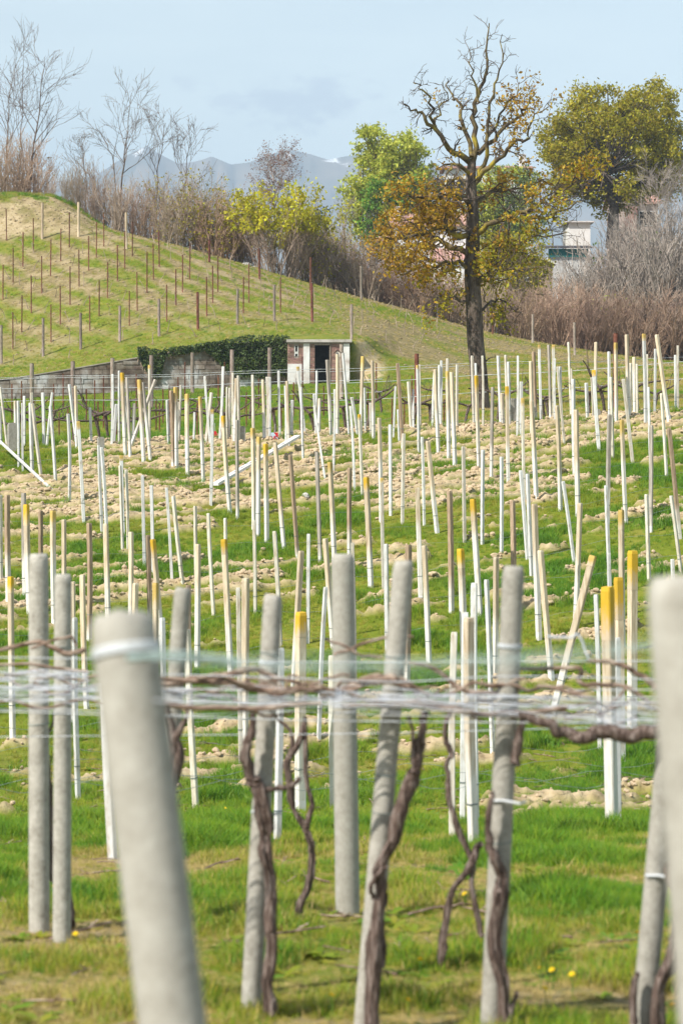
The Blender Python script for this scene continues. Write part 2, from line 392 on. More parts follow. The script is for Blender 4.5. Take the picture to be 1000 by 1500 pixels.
HY = {110: (640, 606, 588, 578, 572, 553, 543, 540, 580, 580, 570, 565, 560, 555),
      128: (600, 566, 548, 540, 532, 513, 503, 500, 545, 556, 550, 548, 550, 545), 131: (590, 556, 539, 531, 524, 506, 497, 496, 532, 550, 545, 546, 548, 543),
      136: (565, 534, 515, 506, 498, 482, 472, 478, 505, 535, 540, 542, 544, 540), 145: (480, 445, 428, 420, 415, 420, 430, 452, 475, 507, 522, 532, 538, 535),
      153: (400, 375, 366, 360, 357, 378, 405, 438, 460, 490, 509, 524, 534, 532), 156: (360, 345, 338, 340, 344, 372, 401, 435, 456, 485, 505, 521, 532, 530),
      159: (320, 303, 296, 333, 345, 371, 400, 434, 455, 484, 504, 520, 531, 530), 162: (298, 280, 284, 338, 352, 376, 404, 437, 458, 486, 506, 522, 532, 531),
      168: (310, 300, 310, 360, 372, 392, 415, 445, 465, 492, 510, 526, 536, 535), 180: (380, 370, 380, 410, 430, 440, 450, 465, 480, 505, 520, 530, 540, 540)}
HFAR = [(200, 9.0), (220, 11.0), (250, 11.5), (300, 8.0), (500, 0.0), (1500, -5.0), (20000, -5.0)]
PXG = np.arange(-1500, 2501, 20.0)
def table(rows, cols, const, zg, sig):
    zs, hs = [], []
    for z, h in const[0]: zs.append(z); hs.append(np.full(len(PXG), h))
    for z in sorted(rows): zs.append(z); hs.append((HOR - np.interp(PXG, cols, rows[z])) * z / F)
    for z, h in const[1]: zs.append(z); hs.append(np.full(len(PXG), h))
    hs = np.array(hs)
    G = np.stack([np.interp(zg, zs, hs[:, j]) for j in range(len(PXG))], 1)
    step = zg[1] - zg[0]
    k = np.exp(-0.5 * (np.arange(-12, 13) * step / sig) ** 2); k /= k.sum()
    P = np.pad(G, ((12, 12), (0, 0)), mode='edge')
    G = sum(k[i] * P[i:i + len(zg)] for i in range(25))
    k = np.exp(-0.5 * (np.arange(-4, 5) / 1.1) ** 2); k /= k.sum()
    P = np.pad(G, ((0, 0), (4, 4)), mode='edge')
    return sum(k[i] * P[:, i:i + len(PXG)] for i in range(9))
ZG1 = np.arange(-60, 152, 0.25)
TABF = table(FY, FC, (list(zip(FZ, FH)), []), ZG1, 1.1)
ZG2 = np.arange(108, 620, 0.25)
TABH = table(HY, HC, ([], HFAR), ZG2, 0.9)
def bil(T, z0, z, px):
    a = np.clip((z - z0) / 0.25, 0, len(T) - 1.001); b = np.clip((px - PXG[0]) / 20.0, 0, len(PXG) - 1.001)
    i = a.astype(int); j = b.astype(int); fa = a - i; fb = b - j
    return (T[i, j] * (1 - fa) + T[i + 1, j] * fa) * (1 - fb) + (T[i, j + 1] * (1 - fa) + T[i + 1, j + 1] * fa) * fb
def base_h(X, Y):
    X = np.asarray(X, float); Y = np.asarray(Y, float)
    px = 500 + F * X / np.maximum(Y, 8.0)
    h1 = bil(TABF, -60, Y, px); h2 = bil(TABH, 108, Y, px)
    r = ss(515, 590, px)
    w = ss(130.05 + r * -9, 130.4 + r * 9, Y)
    h = h1 * (1 - w) + h2 * w
    far = Y > 600
    return np.where(far, np.interp(Y, [600, 1500, 20000], [-0.5, -5, -5]), h)
ROWT, ROWP = 0.45, 1.15
def soil_mask(X, Y):
    """dug soil of the young vineyard: strips along the rows, closing up towards the crest"""
    px = 500 + F * X / np.maximum(Y, 8.0)
    fr = ((Y - ROWT * X) / ROWP + 0.25 * (fbm(X * 0.35, Y * 0.35, 3, 2) - 0.5)) % 1.0
    s = 1 - 2 * np.abs(fr - 0.5)
    n = fbm(X * 1.1, Y * 0.9, 11, 3)
    big = fbm(X * 0.28, Y * 0.22, 29, 2)
    t = np.interp(Y, [20.5, 22.5, 27, 33, 40, 48, 51.5, 54, 58, 66, 67.5, 69], [1.9, 0.98, 0.82, 0.82, 0.88, 0.88, 0.84, 0.75, 0.67, 0.66, 0.80, 1.6])
    t = t + 0.7 * ss(140, 40, px) * ss(57, 63, Y) + 0.12 * ss(600, 1000, px) * ss(50, 56, Y)
    q = s * 0.52 + n * 0.75 + (big - 0.5) * 0.5
    return ss(-0.05, 0.10, q - t)
def relief(X, Y, m):
    d = m * (0.05 + 0.12 * (fbm(X * 4.5, Y * 3.2, 41, 3) - 0.28) + 0.05 * (vn(X * 17, Y * 11, 45) - .5) + 0.05 * (1 - np.abs(2 * vn(X * 8, Y * 6, 47) - 1)))
    d = d + (1 - m) * 0.05 * (fbm(X * 1.6, Y * 1.6, 51, 2) - 0.5) * ss(300, 60, Y)
    return d
def ground(X, Y):
    m = soil_mask(X, Y)
    return base_h(X, Y) + relief(X, Y, m)
def at(px, py, zmin=7.0, zmax=161.0):
    """the ground point seen at a pixel of the photograph"""
    z = np.arange(zmin, zmax, 0.05)
    u = (px - 500) / F
    y = HOR - F * base_h(u * z, z) / z
    hit = np.nonzero(y <= py)[0]
    k = hit[0] if len(hit) else len(z) - 1
    Z = z[k]
    return Vector((u * Z, Z, float(ground(np.array([u * Z]), np.array([Z]))[0])))
def pz(px, py, Z):
    return Vector(((px - 500) / F * Z, Z, (HOR - py) / F * Z))
def gz(x, y):
    return float(ground(np.array([x]), np.array([y]))[0])

ys = np.concatenate([np.arange(-60, 6, 3.0), np.arange(6, 20.5, 0.14), np.arange(20.5, 52, 0.085), np.arange(52, 69.5, 0.065), np.arange(69.5, 128, 0.5),
                     np.arange(128, 132, 0.15), np.arange(132, 166, 0.3), np.geomspace(166, 620, 60), np.geomspace(640, 16000, 40)])
us = np.concatenate([-np.geomspace(0.191, 1.2, 28)[::-1], np.linspace(-0.19, -0.136, 40), np.linspace(-0.134, 0.134, 330), np.linspace(0.136, 0.19, 40), np.geomspace(0.191, 1.2, 28)])
YY, UU = np.meshgrid(ys, us, indexing='ij')
XX = UU * np.sqrt(np.maximum(YY, 0) ** 2 + 12.0 ** 2)
inner = YY > 8
XX = np.where(YY > 60, UU * YY, XX)
tr = ss(30, 60, YY); XX = UU * np.sqrt(np.maximum(YY, 0) ** 2 + (12.0 * (1 - tr)) ** 2)
SM = soil_mask(XX, YY)
ZZ = base_h(XX, YY) + relief(XX, YY, SM)
PXA = 500 + F * XX / np.maximum(YY, 8.0)
# dryness: worn yellow grass in front, tilled stripes up the hill, bare earth on the mound
nb = fbm(XX * 0.8, YY * 0.8, 61, 3); nh = fbm(XX * 0.25, YY * 0.2, 71, 3)
dry = ss(23, 19, YY) * np.clip(.25 + ss(0.36, 0.66, nb + 0.30 * (fbm(XX * 3, YY * 2.4, 63, 2) - 0.5)), 0, 1) * 0.95 + 0.15 * ss(0.55, 0.7, nb)
hf = ((YY + 1.4 * XX - 129.8) / 2.75) % 1.0
hs = np.abs(hf - 0.5) * 2
hill = ss(129.5, 133, YY) * ss(170, 165, YY)
lefty = ss(560, 420, PXA)
top = ss(132, 142, YY)
striped = hill * (0.22 + 0.78 * top) * ss(0.28, 0.78, hs * 0.62 + (fbm(XX * 0.7, YY * 0.5, 81, 3) - 0.5) * 1.1 + 0.22 * lefty)
band = hill * (1 - lefty) * ss(0.34, 0.6, fbm(PXA / 140.0, (YY + (PXA - 500) * 0.004) * 0.28, 91, 3)) * 0.95
dry = np.maximum(dry, np.maximum(striped * lefty, band)); dry = np.maximum(dry, .85 * ss(154.6, 156.5, YY) * ss(161.0, 158.5, YY) * ss(160, 125, PXA))
mound = ss(154.6, 156.5, YY) * ss(161.5, 159.0, YY) * ss(160, 125, PXA)
mid = ss(70, 76, YY) * ss(129, 120, YY)
dry = np.maximum(dry, mid * 0.35 * ss(0.4, 0.65, nh)); dry = np.maximum(dry, mid * ss(520, 640, PXA) * 0.75 * ss(0.35, 0.6, fbm(XX * .6, YY * .5, 95, 3)))
earth = np.maximum(SM, mound * .8 * ss(0.42, 0.62, fbm(XX * 1.2, YY * 1.2, 97, 3)))
earth = np.maximum(earth, striped * lefty * 0.45 * ss(0.45, 0.7, fbm(XX * 1.3, YY, 99, 2)))
bank = ss(515, 530, PXA) * ss(575, 550, PXA) * ss(126, 128, YY) * ss(133, 131, YY)
earth = np.maximum(earth, bank * 0.9)
scrub = ss(166, 172, YY) * ss(900, 300, YY)
nr, nc = YY.shape
me = bpy.data.meshes.new('ground')
me.vertices.add(nr * nc)
me.vertices.foreach_set('co', np.stack([XX, YY, ZZ], -1).ravel())
I = np.arange(nr * nc).reshape(nr, nc)
q = np.stack([I[:-1, :-1], I[:-1, 1:], I[1:, 1:], I[1:, :-1]], -1).reshape(-1, 4)
me.loops.add(q.size); me.loops.foreach_set('vertex_index', q.ravel().astype(np.int32))
me.polygons.add(len(q)); me.polygons.foreach_set('loop_start', np.arange(0, q.size, 4, dtype=np.int32))
me.polygons.foreach_set('use_smooth', np.ones(len(q), dtype=bool))
me.update(calc_edges=True)
for nm, arr in (('soil', earth), ('dry', dry), ('scrub', scrub)):
    at_ = me.attributes.new(nm, 'FLOAT', 'POINT'); at_.data.foreach_set('value', arr.ravel().astype(np.float32))
gm, t, p = new_mat('meadow_and_soil')
N = t.nodes.new; K = t.links.new
def noise(scale, detail=6, stretch=None):
    tcx = N('ShaderNodeTexCoord'); n = N('ShaderNodeTexNoise'); n.inputs['Scale'].default_value = scale; n.inputs['Detail'].default_value = detail; n.inputs['Roughness'].default_value = 0.65
    K(tcx.outputs['Object'], n.inputs['Vector']); return n.outputs['Fac']
def ramp(fac, stops):
    cr = N('ShaderNodeValToRGB'); e = cr.color_ramp.elements
    e[0].position, e[1].position = stops[0][0], stops[-1][0]; e[0].color = (*stops[0][1], 1); e[1].color = (*stops[-1][1], 1)
    for s_ in stops[1:-1]: x = e.new(s_[0]); x.color = (*s_[1], 1)
    K(fac, cr.inputs['Fac']); return cr.outputs['Color']
def mix(f, a, b):
    mx = N('ShaderNodeMix'); mx.data_type = 'RGBA'; K(f, mx.inputs['Factor']); K(a, mx.inputs['A']); K(b, mx.inputs['B']); return mx.outputs['Result']
def attr(nm):
    a = N('ShaderNodeAttribute'); a.attribute_name = nm; return a.outputs['Fac']
g_c = ramp(noise(1.7, 8), [(0.3, (0.095, 0.13, 0.010)), (0.5, (0.15, 0.185, 0.016)), (0.7, (0.25, 0.22, 0.045))])
d_c = ramp(noise(3.0, 8), [(0.3, (0.12, 0.11, 0.04)), (0.5, (0.225, 0.175, 0.08)), (0.72, (0.36, 0.28, 0.155))])
s_c = ramp(noise(5.0, 9), [(0.28, (0.25, 0.18, 0.095)), (0.5, (0.44, 0.34, 0.20)), (0.72, (0.57, 0.465, 0.305))])
b_c = ramp(noise(0.9, 8), [(0.3, (0.05, 0.045, 0.02)), (0.7, (0.15, 0.115, 0.06))])
c = mix(attr('dry'), g_c, d_c); c = mix(attr('soil'), c, s_c); c = mix(attr('scrub'), c, b_c)
K(c, p.inputs['Base Color']); p.inputs['Roughness'].default_value = 0.95; p.inputs['Specular IOR Level'].default_value = 0.1
b = N('ShaderNodeBump'); b.inputs['Strength'].default_value = 0.8; b.inputs['Distance'].default_value = 0.06
K(noise(9.0, 8), b.inputs['Height']); K(b.outputs['Normal'], p.inputs['Normal'])
me.materials.append(gm)
go = link('ground', me)
tag(go, 'grassy slope with strips of pale dug soil rising to a low hill', kind='structure')

# ------------------------------------------------------------------ far mountains and the air in front of them
MZ = 6500.0
pk = [(-900, 330), (-500, 300), (-250, 312), (-60, 285), (60, 270), (140, 258), (185, 228), (215, 213), (240, 229), (262, 240), (290, 236), (310, 229), (338, 241), (365, 238), (395, 226), (425, 219),
      (455, 226), (480, 234), (505, 229), (530, 226), (560, 236), (640, 246), (760, 250), (900, 262), (1200, 290), (1700, 320)]
mx_ = np.linspace(-850, 1650, 560); ny = 60
sky_y = np.interp(mx_, [a for a, _ in pk], [b_ for _, b_ in pk])
GX, GT = np.meshgrid((mx_ - 500) / F * MZ, np.linspace(0, 1, ny), indexing='ij')
topH = (HOR - sky_y[:, None]) / F * MZ
prof = np.where(GT < 0.62, (GT / 0.62) ** 1.1, 1 - 0.55 * ((GT - 0.62) / 0.38) ** 1.3)
GYv = MZ - 1900 + GT * 3100
rid = 1 - np.abs(2 * fbm(GX / 230.0, GYv / 300.0, 5, 5) - 1)
rid2 = 1 - np.abs(2 * fbm(GX / 75.0, GYv / 110.0, 15, 4) - 1)
GZ = topH * prof * (0.80 + 0.12 * rid * 2 * (1 - np.abs(GT - 0.5)) ) - 60 + 22 * (rid2 - 0.6) * np.sin(np.pi * np.clip(GT * 1.1, 0, 1))
corr = topH[:, 0] / MZ - (GZ / GYv).max(axis=1)
GZ = GZ + corr[:, None] * GYv * ss(0, 0.55, GT)
mb = bpy.data.meshes.new('mountain_range')
V = np.stack([GX * GYv / MZ, GYv, GZ], -1).reshape(-1, 3)
I = np.arange(len(mx_) * ny).reshape(len(mx_), ny)
q = np.stack([I[:-1, :-1], I[1:, :-1], I[1:, 1:], I[:-1, 1:]], -1).reshape(-1, 4)
mb.from_pydata(V.tolist(), [], q.tolist()); mb.polygons.foreach_set('use_smooth', np.ones(len(q), dtype=bool))
mm, t, p = new_mat('mountain_slopes')
N = t.nodes.new; K = t.links.new
rock = ramp(noise(0.006, 8), [(0.35, (0.045, 0.05, 0.035)), (0.6, (0.16, 0.12, 0.085))])
geo = N('ShaderNodeNewGeometry'); sp = N('ShaderNodeSeparateXYZ'); K(geo.outputs['Position'], sp.inputs[0])
a1 = N('ShaderNodeMath'); a1.operation = 'MULTIPLY_ADD'; a1.inputs[1].default_value = 300.0; K(noise(0.012, 8), a1.inputs[0]); K(sp.outputs['Z'], a1.inputs[2])
sn = N('ShaderNodeMapRange'); sn.inputs['From Min'].default_value = 778; sn.inputs['From Max'].default_value = 800; K(a1.outputs[0], sn.inputs['Value'])
wh = N('ShaderNodeRGB'); wh.outputs[0].default_value = (0.85, 0.87, 0.9, 1)
K(mix(sn.outputs['Result'], rock, wh.outputs[0]), p.inputs['Base Color']); p.inputs['Roughness'].default_value = 0.95
mb.materials.append(mm)
tag(link('mountain_range', mb), 'far blue mountain range with snow on its summits', kind='structure')

hb = MB(); hb.box((-14500, -120, -75), (14500, 16500, 720))
hz = bpy.data.materials.new('thin_air'); hz.use_nodes = True; hz.node_tree.nodes.clear()
ho = hz.node_tree.nodes.new('ShaderNodeOutputMaterial'); hv = hz.node_tree.nodes.new('ShaderNodeVolumePrincipled')
hv.inputs['Color'].default_value = (0.66, 0.83, 1.0, 1); hv.inputs['Density'].default_value = 0.00019; hv.inputs['Anisotropy'].default_value = -0.3
hz.node_tree.links.new(hv.outputs[0], ho.inputs['Volume'])
tag(hb.build('haze', hz), 'pale blue haze over the distant mountains', kind='stuff')
# ------------------------------------------------------------------ retaining wall, brick hut, village
def mound_tri(): pass
WY0, WY1 = 129.93, 130.38
def wall_top(px): return (HOR - np.interp(px, [-600, -200, 0, 100, 200, 312, 428], [596, 575, 556.5, 540.5, 523.5, 504, 498])) * 130.15 / F
wroot = empty('retaining_wall', ((100 - 500) / F * 130, 130, 0), 'long stained stone retaining wall along the foot of the hill', 'wall')
wx = np.linspace(-600, 421, 130)
bm = MB(); V = []
for px in wx:
    x = (px - 500) / F * 130; zt = float(wall_top(px))
    V += [(x, WY0 + 0.06, -1.2), (x, WY0 + 0.06, zt - 0.05), (x, WY1, zt - 0.05), (x, WY1, -1.2)]
Fc = []
for i in range(len(wx) - 1):
    for a, b2 in ((0, 1), (1, 2), (2, 3)):
        Fc.append((4 * i + a, 4 * i + 4 + a, 4 * i + 4 + b2, 4 * i + b2))
Fc += [(0, 1, 2, 3), tuple(4 * (len(wx) - 1) + k for k in (3, 2, 1, 0))]
bm.add(np.array(V) - np.array(wroot.location), Fc)
M['wallcore'] = mat('stained_mortar', [(0.09, 0.06, 0.045), (0.24, 0.19, 0.15)], 0.9, bump=0.4)
M['wallstone'] = mat('stained_stone', [(0.075, 0.05, 0.033), (0.215, 0.18, 0.15), (0.47, 0.475, 0.475)], 0.8, detail=9, stretch=(1, 1, 0.8), bump=0.5, bscale=9, island=0.22, contrast=(0.36, 0.62))
bm.build('mortar_core', M['wallcore'], wroot)
g = np.random.default_rng(3)
bm = MB(); z = -1.0
while z < 4.2:
    h = 0.17 + 0.07 * g.random(); px = -600.0
    while px < 418:
        w = (0.35 + 0.5 * g.random()); px2 = px + w / 130 * F
        zt = min(z + h - 0.02, float(wall_top((px + px2) / 2)) - 0.09)
        if zt > z + 0.06 and px2 < 420:
            d = 0.012 + 0.035 * g.random()
            x0, x1 = (px - 500) / F * 130, (px2 - 500) / F * 130 - 0.02
            bm.box((x0, WY0 + 0.06 - d, z), (x1, WY0 + 0.10, zt))
        px = px2
    z += h
bm.v = [v - np.array(wroot.location) for v in bm.v]
tag(bm.build('stone_course', M['wallstone'], wroot), kind='stuff')
bm = MB(); px = -600.0
while px < 418:
    w = 0.9 + 0.8 * g.random(); px2 = min(px + w / 130 * F, 421)
    x0, x1 = (px - 500) / F * 130, (px2 - 500) / F * 130 - 0.012
    za, zb = float(wall_top(px)), float(wall_top(px2))
    bm.add([(x0, WY0, za - .05), (x1, WY0, zb - .05), (x1, WY1 + .05, zb - .05), (x0, WY1 + .05, za - .05), (x0, WY0, za), (x1, WY0, zb), (x1, WY1 + .05, zb), (x0, WY1 + .05, za)],
           [(0, 3, 2, 1), (4, 5, 6, 7), (0, 1, 5, 4), (1, 2, 6, 5), (2, 3, 7, 6), (3, 0, 4, 7)])
    px = px2
bm.v = [v - np.array(wroot.location) for v in bm.v]
tag(bm.build('coping_stone', M['stone'] if False else mat('coping', [(0.24, 0.20, 0.16), (0.42, 0.38, 0.32)], 2, island=0.15), wroot), kind='stuff')

# ivy over the wall
def ivy(px0, px1, dens, seed, label, fn):
    g = np.random.default_rng(seed); P = []
    n = int(dens)
    px = px0 + (px1 - px0) * g.random(n); k = g.random(n)
    top, bot = fn(px)
    keep = g.random(n) < 0.35 + 0.9 * fbm(px / 9.0, k * 6, seed, 3)
    px, k, top, bot = px[keep], k[keep], top[keep], bot[keep]
    py = top + (bot - top) * k
    bulge = 0.12 + 0.30 * fbm(px / 14.0, py / 12.0, seed + 4, 3) * (1 - 0.5 * k)
    Y = WY0 - bulge * g.random(len(px)) ** 0.5
    over = k < 0.10
    Y = np.where(over, WY0 + 0.9 * (g.random(len(px)) - 0.35), Y)
    P = np.stack([(px - 500) / F * 130, Y, (HOR - py) / F * 130], 1)
    r = empty('ivy', tuple(P.mean(axis=0)), label, 'ivy')
    me = leaves_mesh('ivy_leaves', P - np.array(r.location), 0.135, [M['ivy']], g)
    tag(link('leaves', me, r), kind='stuff')
    s = MB()
    for i in range(26):
        a = px0 + (px1 - px0) * (i + g.random()) / 26
        t0, b0 = fn(np.array([a])); pts = []
        for q_ in np.linspace(0, 1, 5):
            pts.append(((a + 6 * (g.random() - .5) - 500) / F * 130, WY0 - 0.03, (HOR - (b0[0] + 4 + (t0[0] - b0[0]) * q_)) / F * 130))
        s.tube(np.array(pts) - np.array(r.location), np.linspace(0.02, 0.008, 5), 4)
    s.build('stem', M['twig'], r)
ivy(302, 424, 6000, 5, 'thick dark ivy curtain covering the wall beside the brick hut',
    lambda px: (np.interp(px, [300, 330, 360, 424], [503, 498, 491, 491]), np.interp(px, [300, 312, 330, 345, 352, 392, 402, 424], [514, 522, 540, 548, 552, 553, 549, 553])))
ivy(203, 242, 1300, 6, 'smaller ivy clump hanging over the middle of the bare stone wall',
    lambda px: (np.interp(px, [200, 212, 242], [508, 508, 514]), np.interp(px, [200, 206, 216, 226, 236, 242], [522, 530, 545, 560, 552, 525])))
ivy(240, 306, 750, 8, 'thin fringe of ivy along the wall top between the two clumps',
    lambda px: (np.interp(px, [240, 306], [511, 501]), np.interp(px, [240, 270, 306], [524, 518, 513])))

# hut: front wall x from px 421 to 512 at Y = 129.4
HYF = 129.35
def hx(px): return (px - 500) / F * HYF
def hz_(py): return (HOR - py) / F * HYF
hut = empty('brick_hut', (hx(466), HYF, hz_(560)), 'small brick hut with flat slab roof and dark open doorway beside the ivy', 'hut')
ho_ = np.array(hut.location)
M['brick'] = mat('old_brick', [(0.20, 0.11, 0.09), (0.38, 0.23, 0.185)], 3, island=0.3, bump=0.3, bscale=20)
M['mortar'] = mat('lime_mortar', [(0.26, 0.21, 0.18), (0.44, 0.39, 0.35)], 2.5, bump=0.3)
M['plaster'] = mat('worn_plaster', [(0.40, 0.33, 0.29), (0.62, 0.58, 0.55), (0.74, 0.73, 0.72)], 1.6, bump=0.3, contrast=(0.3, 0.6))
bot = hz_(572); top = hz_(501.5); dep = 2.3
def hb_(name, m, boxes):
    b_ = MB()
    for lo, hi in boxes: b_.box(lo, hi)
    b_.v = [v - ho_ for v in b_.v]
    return b_.build(name, m, hut)
d0, d1, dt = hx(461), hx(483.5), hz_(505)
w0, w1, wb, wt = hx(431.5), hx(436.5), hz_(522), hz_(507)
x0, x1 = hx(421), hx(512)
hb_('wall', M['mortar'], [((x0, HYF, bot), (w0, HYF + .25, top)), ((w0, HYF, bot), (w1, HYF + .25, wb)), ((w0, HYF, wt), (w1, HYF + .25, top)), ((w1, HYF, bot), (d0, HYF + .25, top)),
                          ((d0, HYF, dt), (d1, HYF + .25, top)), ((d1, HYF, bot), (x1, HYF + .25, top)), ((x0, HYF + .25, bot), (x0 + .2, HYF + dep, top)), ((x1 - .2, HYF + .25, bot), (x1, HYF + dep, top)), ((x0 + .2, HYF + dep - .2, bot), (x1 - .2, HYF + dep, top)), ((x0 + .2, HYF + .25, bot), (x1 - .2, HYF + .55, bot + .3))])
hb_('doorway_shade_panel', M['dark'], [((x0 + .2, HYF + .56, bot), (x1 - .2, HYF + .66, top))])  # near-black sheet added behind the doorway, standing in for the hut's inner shade
hb_('roof', mat('roof_slab', [(0.30, 0.27, 0.24), (0.52, 0.48, 0.44)], 3, bump=0.3), [((x0 - .05, HYF - .16, hz_(501.4)), (x1 + .1, HYF + dep + .1, hz_(497.2)))])
b_ = MB(); z = bot + .02; r_ = 0
while z < top - .07:
    x = x0 - .12 * (r_ % 2) + .01
    while x < x1 - .04:
        a, c = max(x, x0), min(x + .235, x1)
        cells = [(a, c)]
        for lo, hi, zl, zh in ((d0, d1, -9, dt), (w0 - .02, w1 + .02, wb - .05, wt + .05)):
            if zl < z + .06 and z < zh:
                nc_ = []
                for (p0, p1) in cells:
                    if p1 <= lo or p0 >= hi: nc_.append((p0, p1)); continue
                    if p0 < lo - .03: nc_.append((p0, lo - .01))
                    if p1 > hi + .03: nc_.append((hi + .01, p1))
                cells = nc_
        for (p0, p1) in cells: b_.box((p0, HYF - .012 - .012 * g.random(), z), (p1, HYF + .02, z + .058))
        x += .25
    z += .073; r_ += 1
b_.v = [v - ho_ for v in b_.v]
tag(b_.build('brick', M['brick'], hut), kind='stuff')
for bx_ in [((x0 + .01, HYF - .045, bot), (hx(444), HYF, hz_(533))), ((hx(444.2), HYF - .05, bot), (hx(453.5), HYF, hz_(503))), ((hx(503), HYF - .045, bot), (x1 - .01, HYF, hz_(503.5)))]: hb_('plaster_patch', M['plaster'], [bx_])
hb_('door_frame', M['oldpost'], [((d0 - .03, HYF - .06, dt - .02), (d1 + .03, HYF - .026, dt + .06)), ((d1 - .035, HYF - .05, bot), (d1 + .02, HYF - .027, dt - .02))])
hb_('window_frame', M['white'], [((w0 - .01, HYF - .03, wb), (w0 + .03, HYF + .1, wt)), ((w1 - .03, HYF - .03, wb), (w1 + .01, HYF + .1, wt)), ((w0 + .03, HYF - .03, (wb + wt) / 2 - .12), (w1 - .03, HYF + .1, (wb + wt) / 2 - .02))])
hb_('window_pane', M['dark'], [((w0 + .03, HYF + .12, wb), (w1 - .03, HYF + .13, wt))])

# far village, built as houses standing on the hill behind the brush
def hgt(py, Z): return (HOR - py) / F * Z
def X_(px, Z): return (px - 500) / F * Z
def part(root, name, mats, fn, kind=None):
    b_ = MB(); fn(b_); b_.v = [v - np.array(root.location) for v in b_.v]
    o = b_.build(name, mats, root)
    if kind: o['kind'] = kind
    return o
def gable_roof(b_, xa, xb, ya, yb, ze, zr, along='x', th=.12, ov=.35):
    if along == 'x':
        ym = (ya + yb) / 2
        for (y1, y2) in ((ya - ov, ym), (yb + ov, ym)):
            zl = ze - (ov * (zr - ze) / ((yb - ya) / 2))
            b_.add([(xa - ov, y1, zl), (xb + ov, y1, zl), (xb + ov, y2, zr), (xa - ov, y2, zr), (xa - ov, y1, zl + th), (xb + ov, y1, zl + th), (xb + ov, y2, zr + th), (xa - ov, y2, zr + th)],
                   [(0, 3, 2, 1), (4, 5, 6, 7), (0, 1, 5, 4), (1, 2, 6, 5), (2, 3, 7, 6), (3, 0, 4, 7)])
            n = int((xb - xa + 2 * ov) / .24)
            for i in range(n):                       # rows of rounded tiles
                x = xa - ov + .12 + i * .24
                b_.tube([(x, y1, zl + th), (x, (y1 + y2) / 2, (zl + zr) / 2 + th), (x, y2, zr + th)], .085, 6)
    else:
        xm = (xa + xb) / 2
        for (p1, p2) in ((xa - ov, xm), (xb + ov, xm)):
            zl = ze - (ov * (zr - ze) / ((xb - xa) / 2))
            b_.add([(p1, ya - ov, zl), (p1, yb + ov, zl), (p2, yb + ov, zr), (p2, ya - ov, zr), (p1, ya - ov, zl + th), (p1, yb + ov, zl + th), (p2, yb + ov, zr + th), (p2, ya - ov, zr + th)],
                   [(0, 3, 2, 1), (4, 5, 6, 7), (0, 1, 5, 4), (1, 2, 6, 5), (2, 3, 7, 6), (3, 0, 4, 7)])
            n = int((yb - ya + 2 * ov) / .24)
            for i in range(n):
                y = ya - ov + .12 + i * .24
                b_.tube([(p1, y, zl + th), ((p1 + p2) / 2, y, (zl + zr) / 2 + th), (p2, y, zr + th)], .085, 6)
def chimney(root, px, yb_, yt_, w, Z, Y):
    def f(b_):
        x = X_(px, Z)
        b_.box((x - w / 2, Y, hgt(yb_, Z)), (x + w / 2, Y + w, hgt(yt_ + 3, Z)))
        for dx in (-.8, -.3, .3, .8): b_.box((x + dx * w / 2 - .04, Y + .03, hgt(yt_ + 3, Z)), (x + dx * w / 2 + .04, Y + w - .03, hgt(yt_ + .8, Z)))
        b_.box((x - w / 2 - .05, Y - .05, hgt(yt_ + .8, Z)), (x + w / 2 + .05, Y + w + .05, hgt(yt_, Z)))
    part(root, 'chimney', M['whitewall'], f)
def arch_wall(b_, xa, xb, y, th, zb, zt, arches):
    xs = xa
    for (cx, hw, zspring) in arches:
        b_.box((xs, y, zb), (cx - hw, y + th, zt))
        n = 8
        for i in range(n):
            a0, a1 = math.pi - math.pi * i / n, math.pi - math.pi * (i + 1) / n
            p0, p1 = cx + hw * math.cos(a0), cx + hw * math.cos(a1)
            q0, q1 = zspring + hw * math.sin(a0), zspring + hw * math.sin(a1)
            b_.add([(p0, y, q0), (p1, y, q1), (p1, y, zt), (p0, y, zt), (p0, y + th, q0), (p1, y + th, q1), (p1, y + th, zt), (p0, y + th, zt)],
                   [(0, 1, 2, 3), (4, 7, 6, 5), (0, 4, 5, 1), (3, 2, 6, 7)])
        xs = cx + hw
    b_.box((xs, y, zb), (xb, y + th, zt))
Z = 246
v1 = empty('arcaded_house', (X_(710, Z), Z, 10), 'white house with a round-arched loggia behind the big oak trunk', 'house')
def f(b_):
    arch_wall(b_, X_(652, Z), X_(778, Z), Z, .3, hgt(290, Z), hgt(247, Z), [(X_(660, Z), .40, hgt(268, Z)), (X_(674, Z), .36, hgt(268, Z)), (X_(687, Z), .38, hgt(268, Z)), (X_(735, Z), .38, hgt(268, Z))])
    b_.box((X_(652, Z), Z, 8), (X_(778, Z), Z + .3, hgt(290, Z)))
    b_.box((X_(652, Z), Z + .3, 8), (X_(652, Z) + .3, Z + 5, hgt(247, Z))); b_.box((X_(778, Z) - .3, Z + .3, 8), (X_(778, Z), Z + 5, hgt(247, Z)))
    b_.box((X_(652, Z) + .3, Z + 4.7, 8), (X_(778, Z) - .3, Z + 5, hgt(247, Z)))
part(v1, 'wall', M['whitewall'], f)
part(v1, 'loggia_back', mat('shade_toned_plaster', [(0.30, 0.27, 0.24), (0.36, 0.33, 0.30)], 2), lambda b_: b_.box((X_(653, Z) + .3, Z + 1.6, 8), (X_(777, Z) - .3, Z + 1.7, hgt(249, Z))))  # loggia shade is put into this darker plaster colour
part(v1, 'roof', M['tile'], lambda b_: gable_roof(b_, X_(652, Z), X_(778, Z), Z, Z + 5, hgt(246.5, Z), hgt(242.5, Z)))
chimney(v1, 765.5, 246, 224, .52, Z, Z + 1)
Z = 214
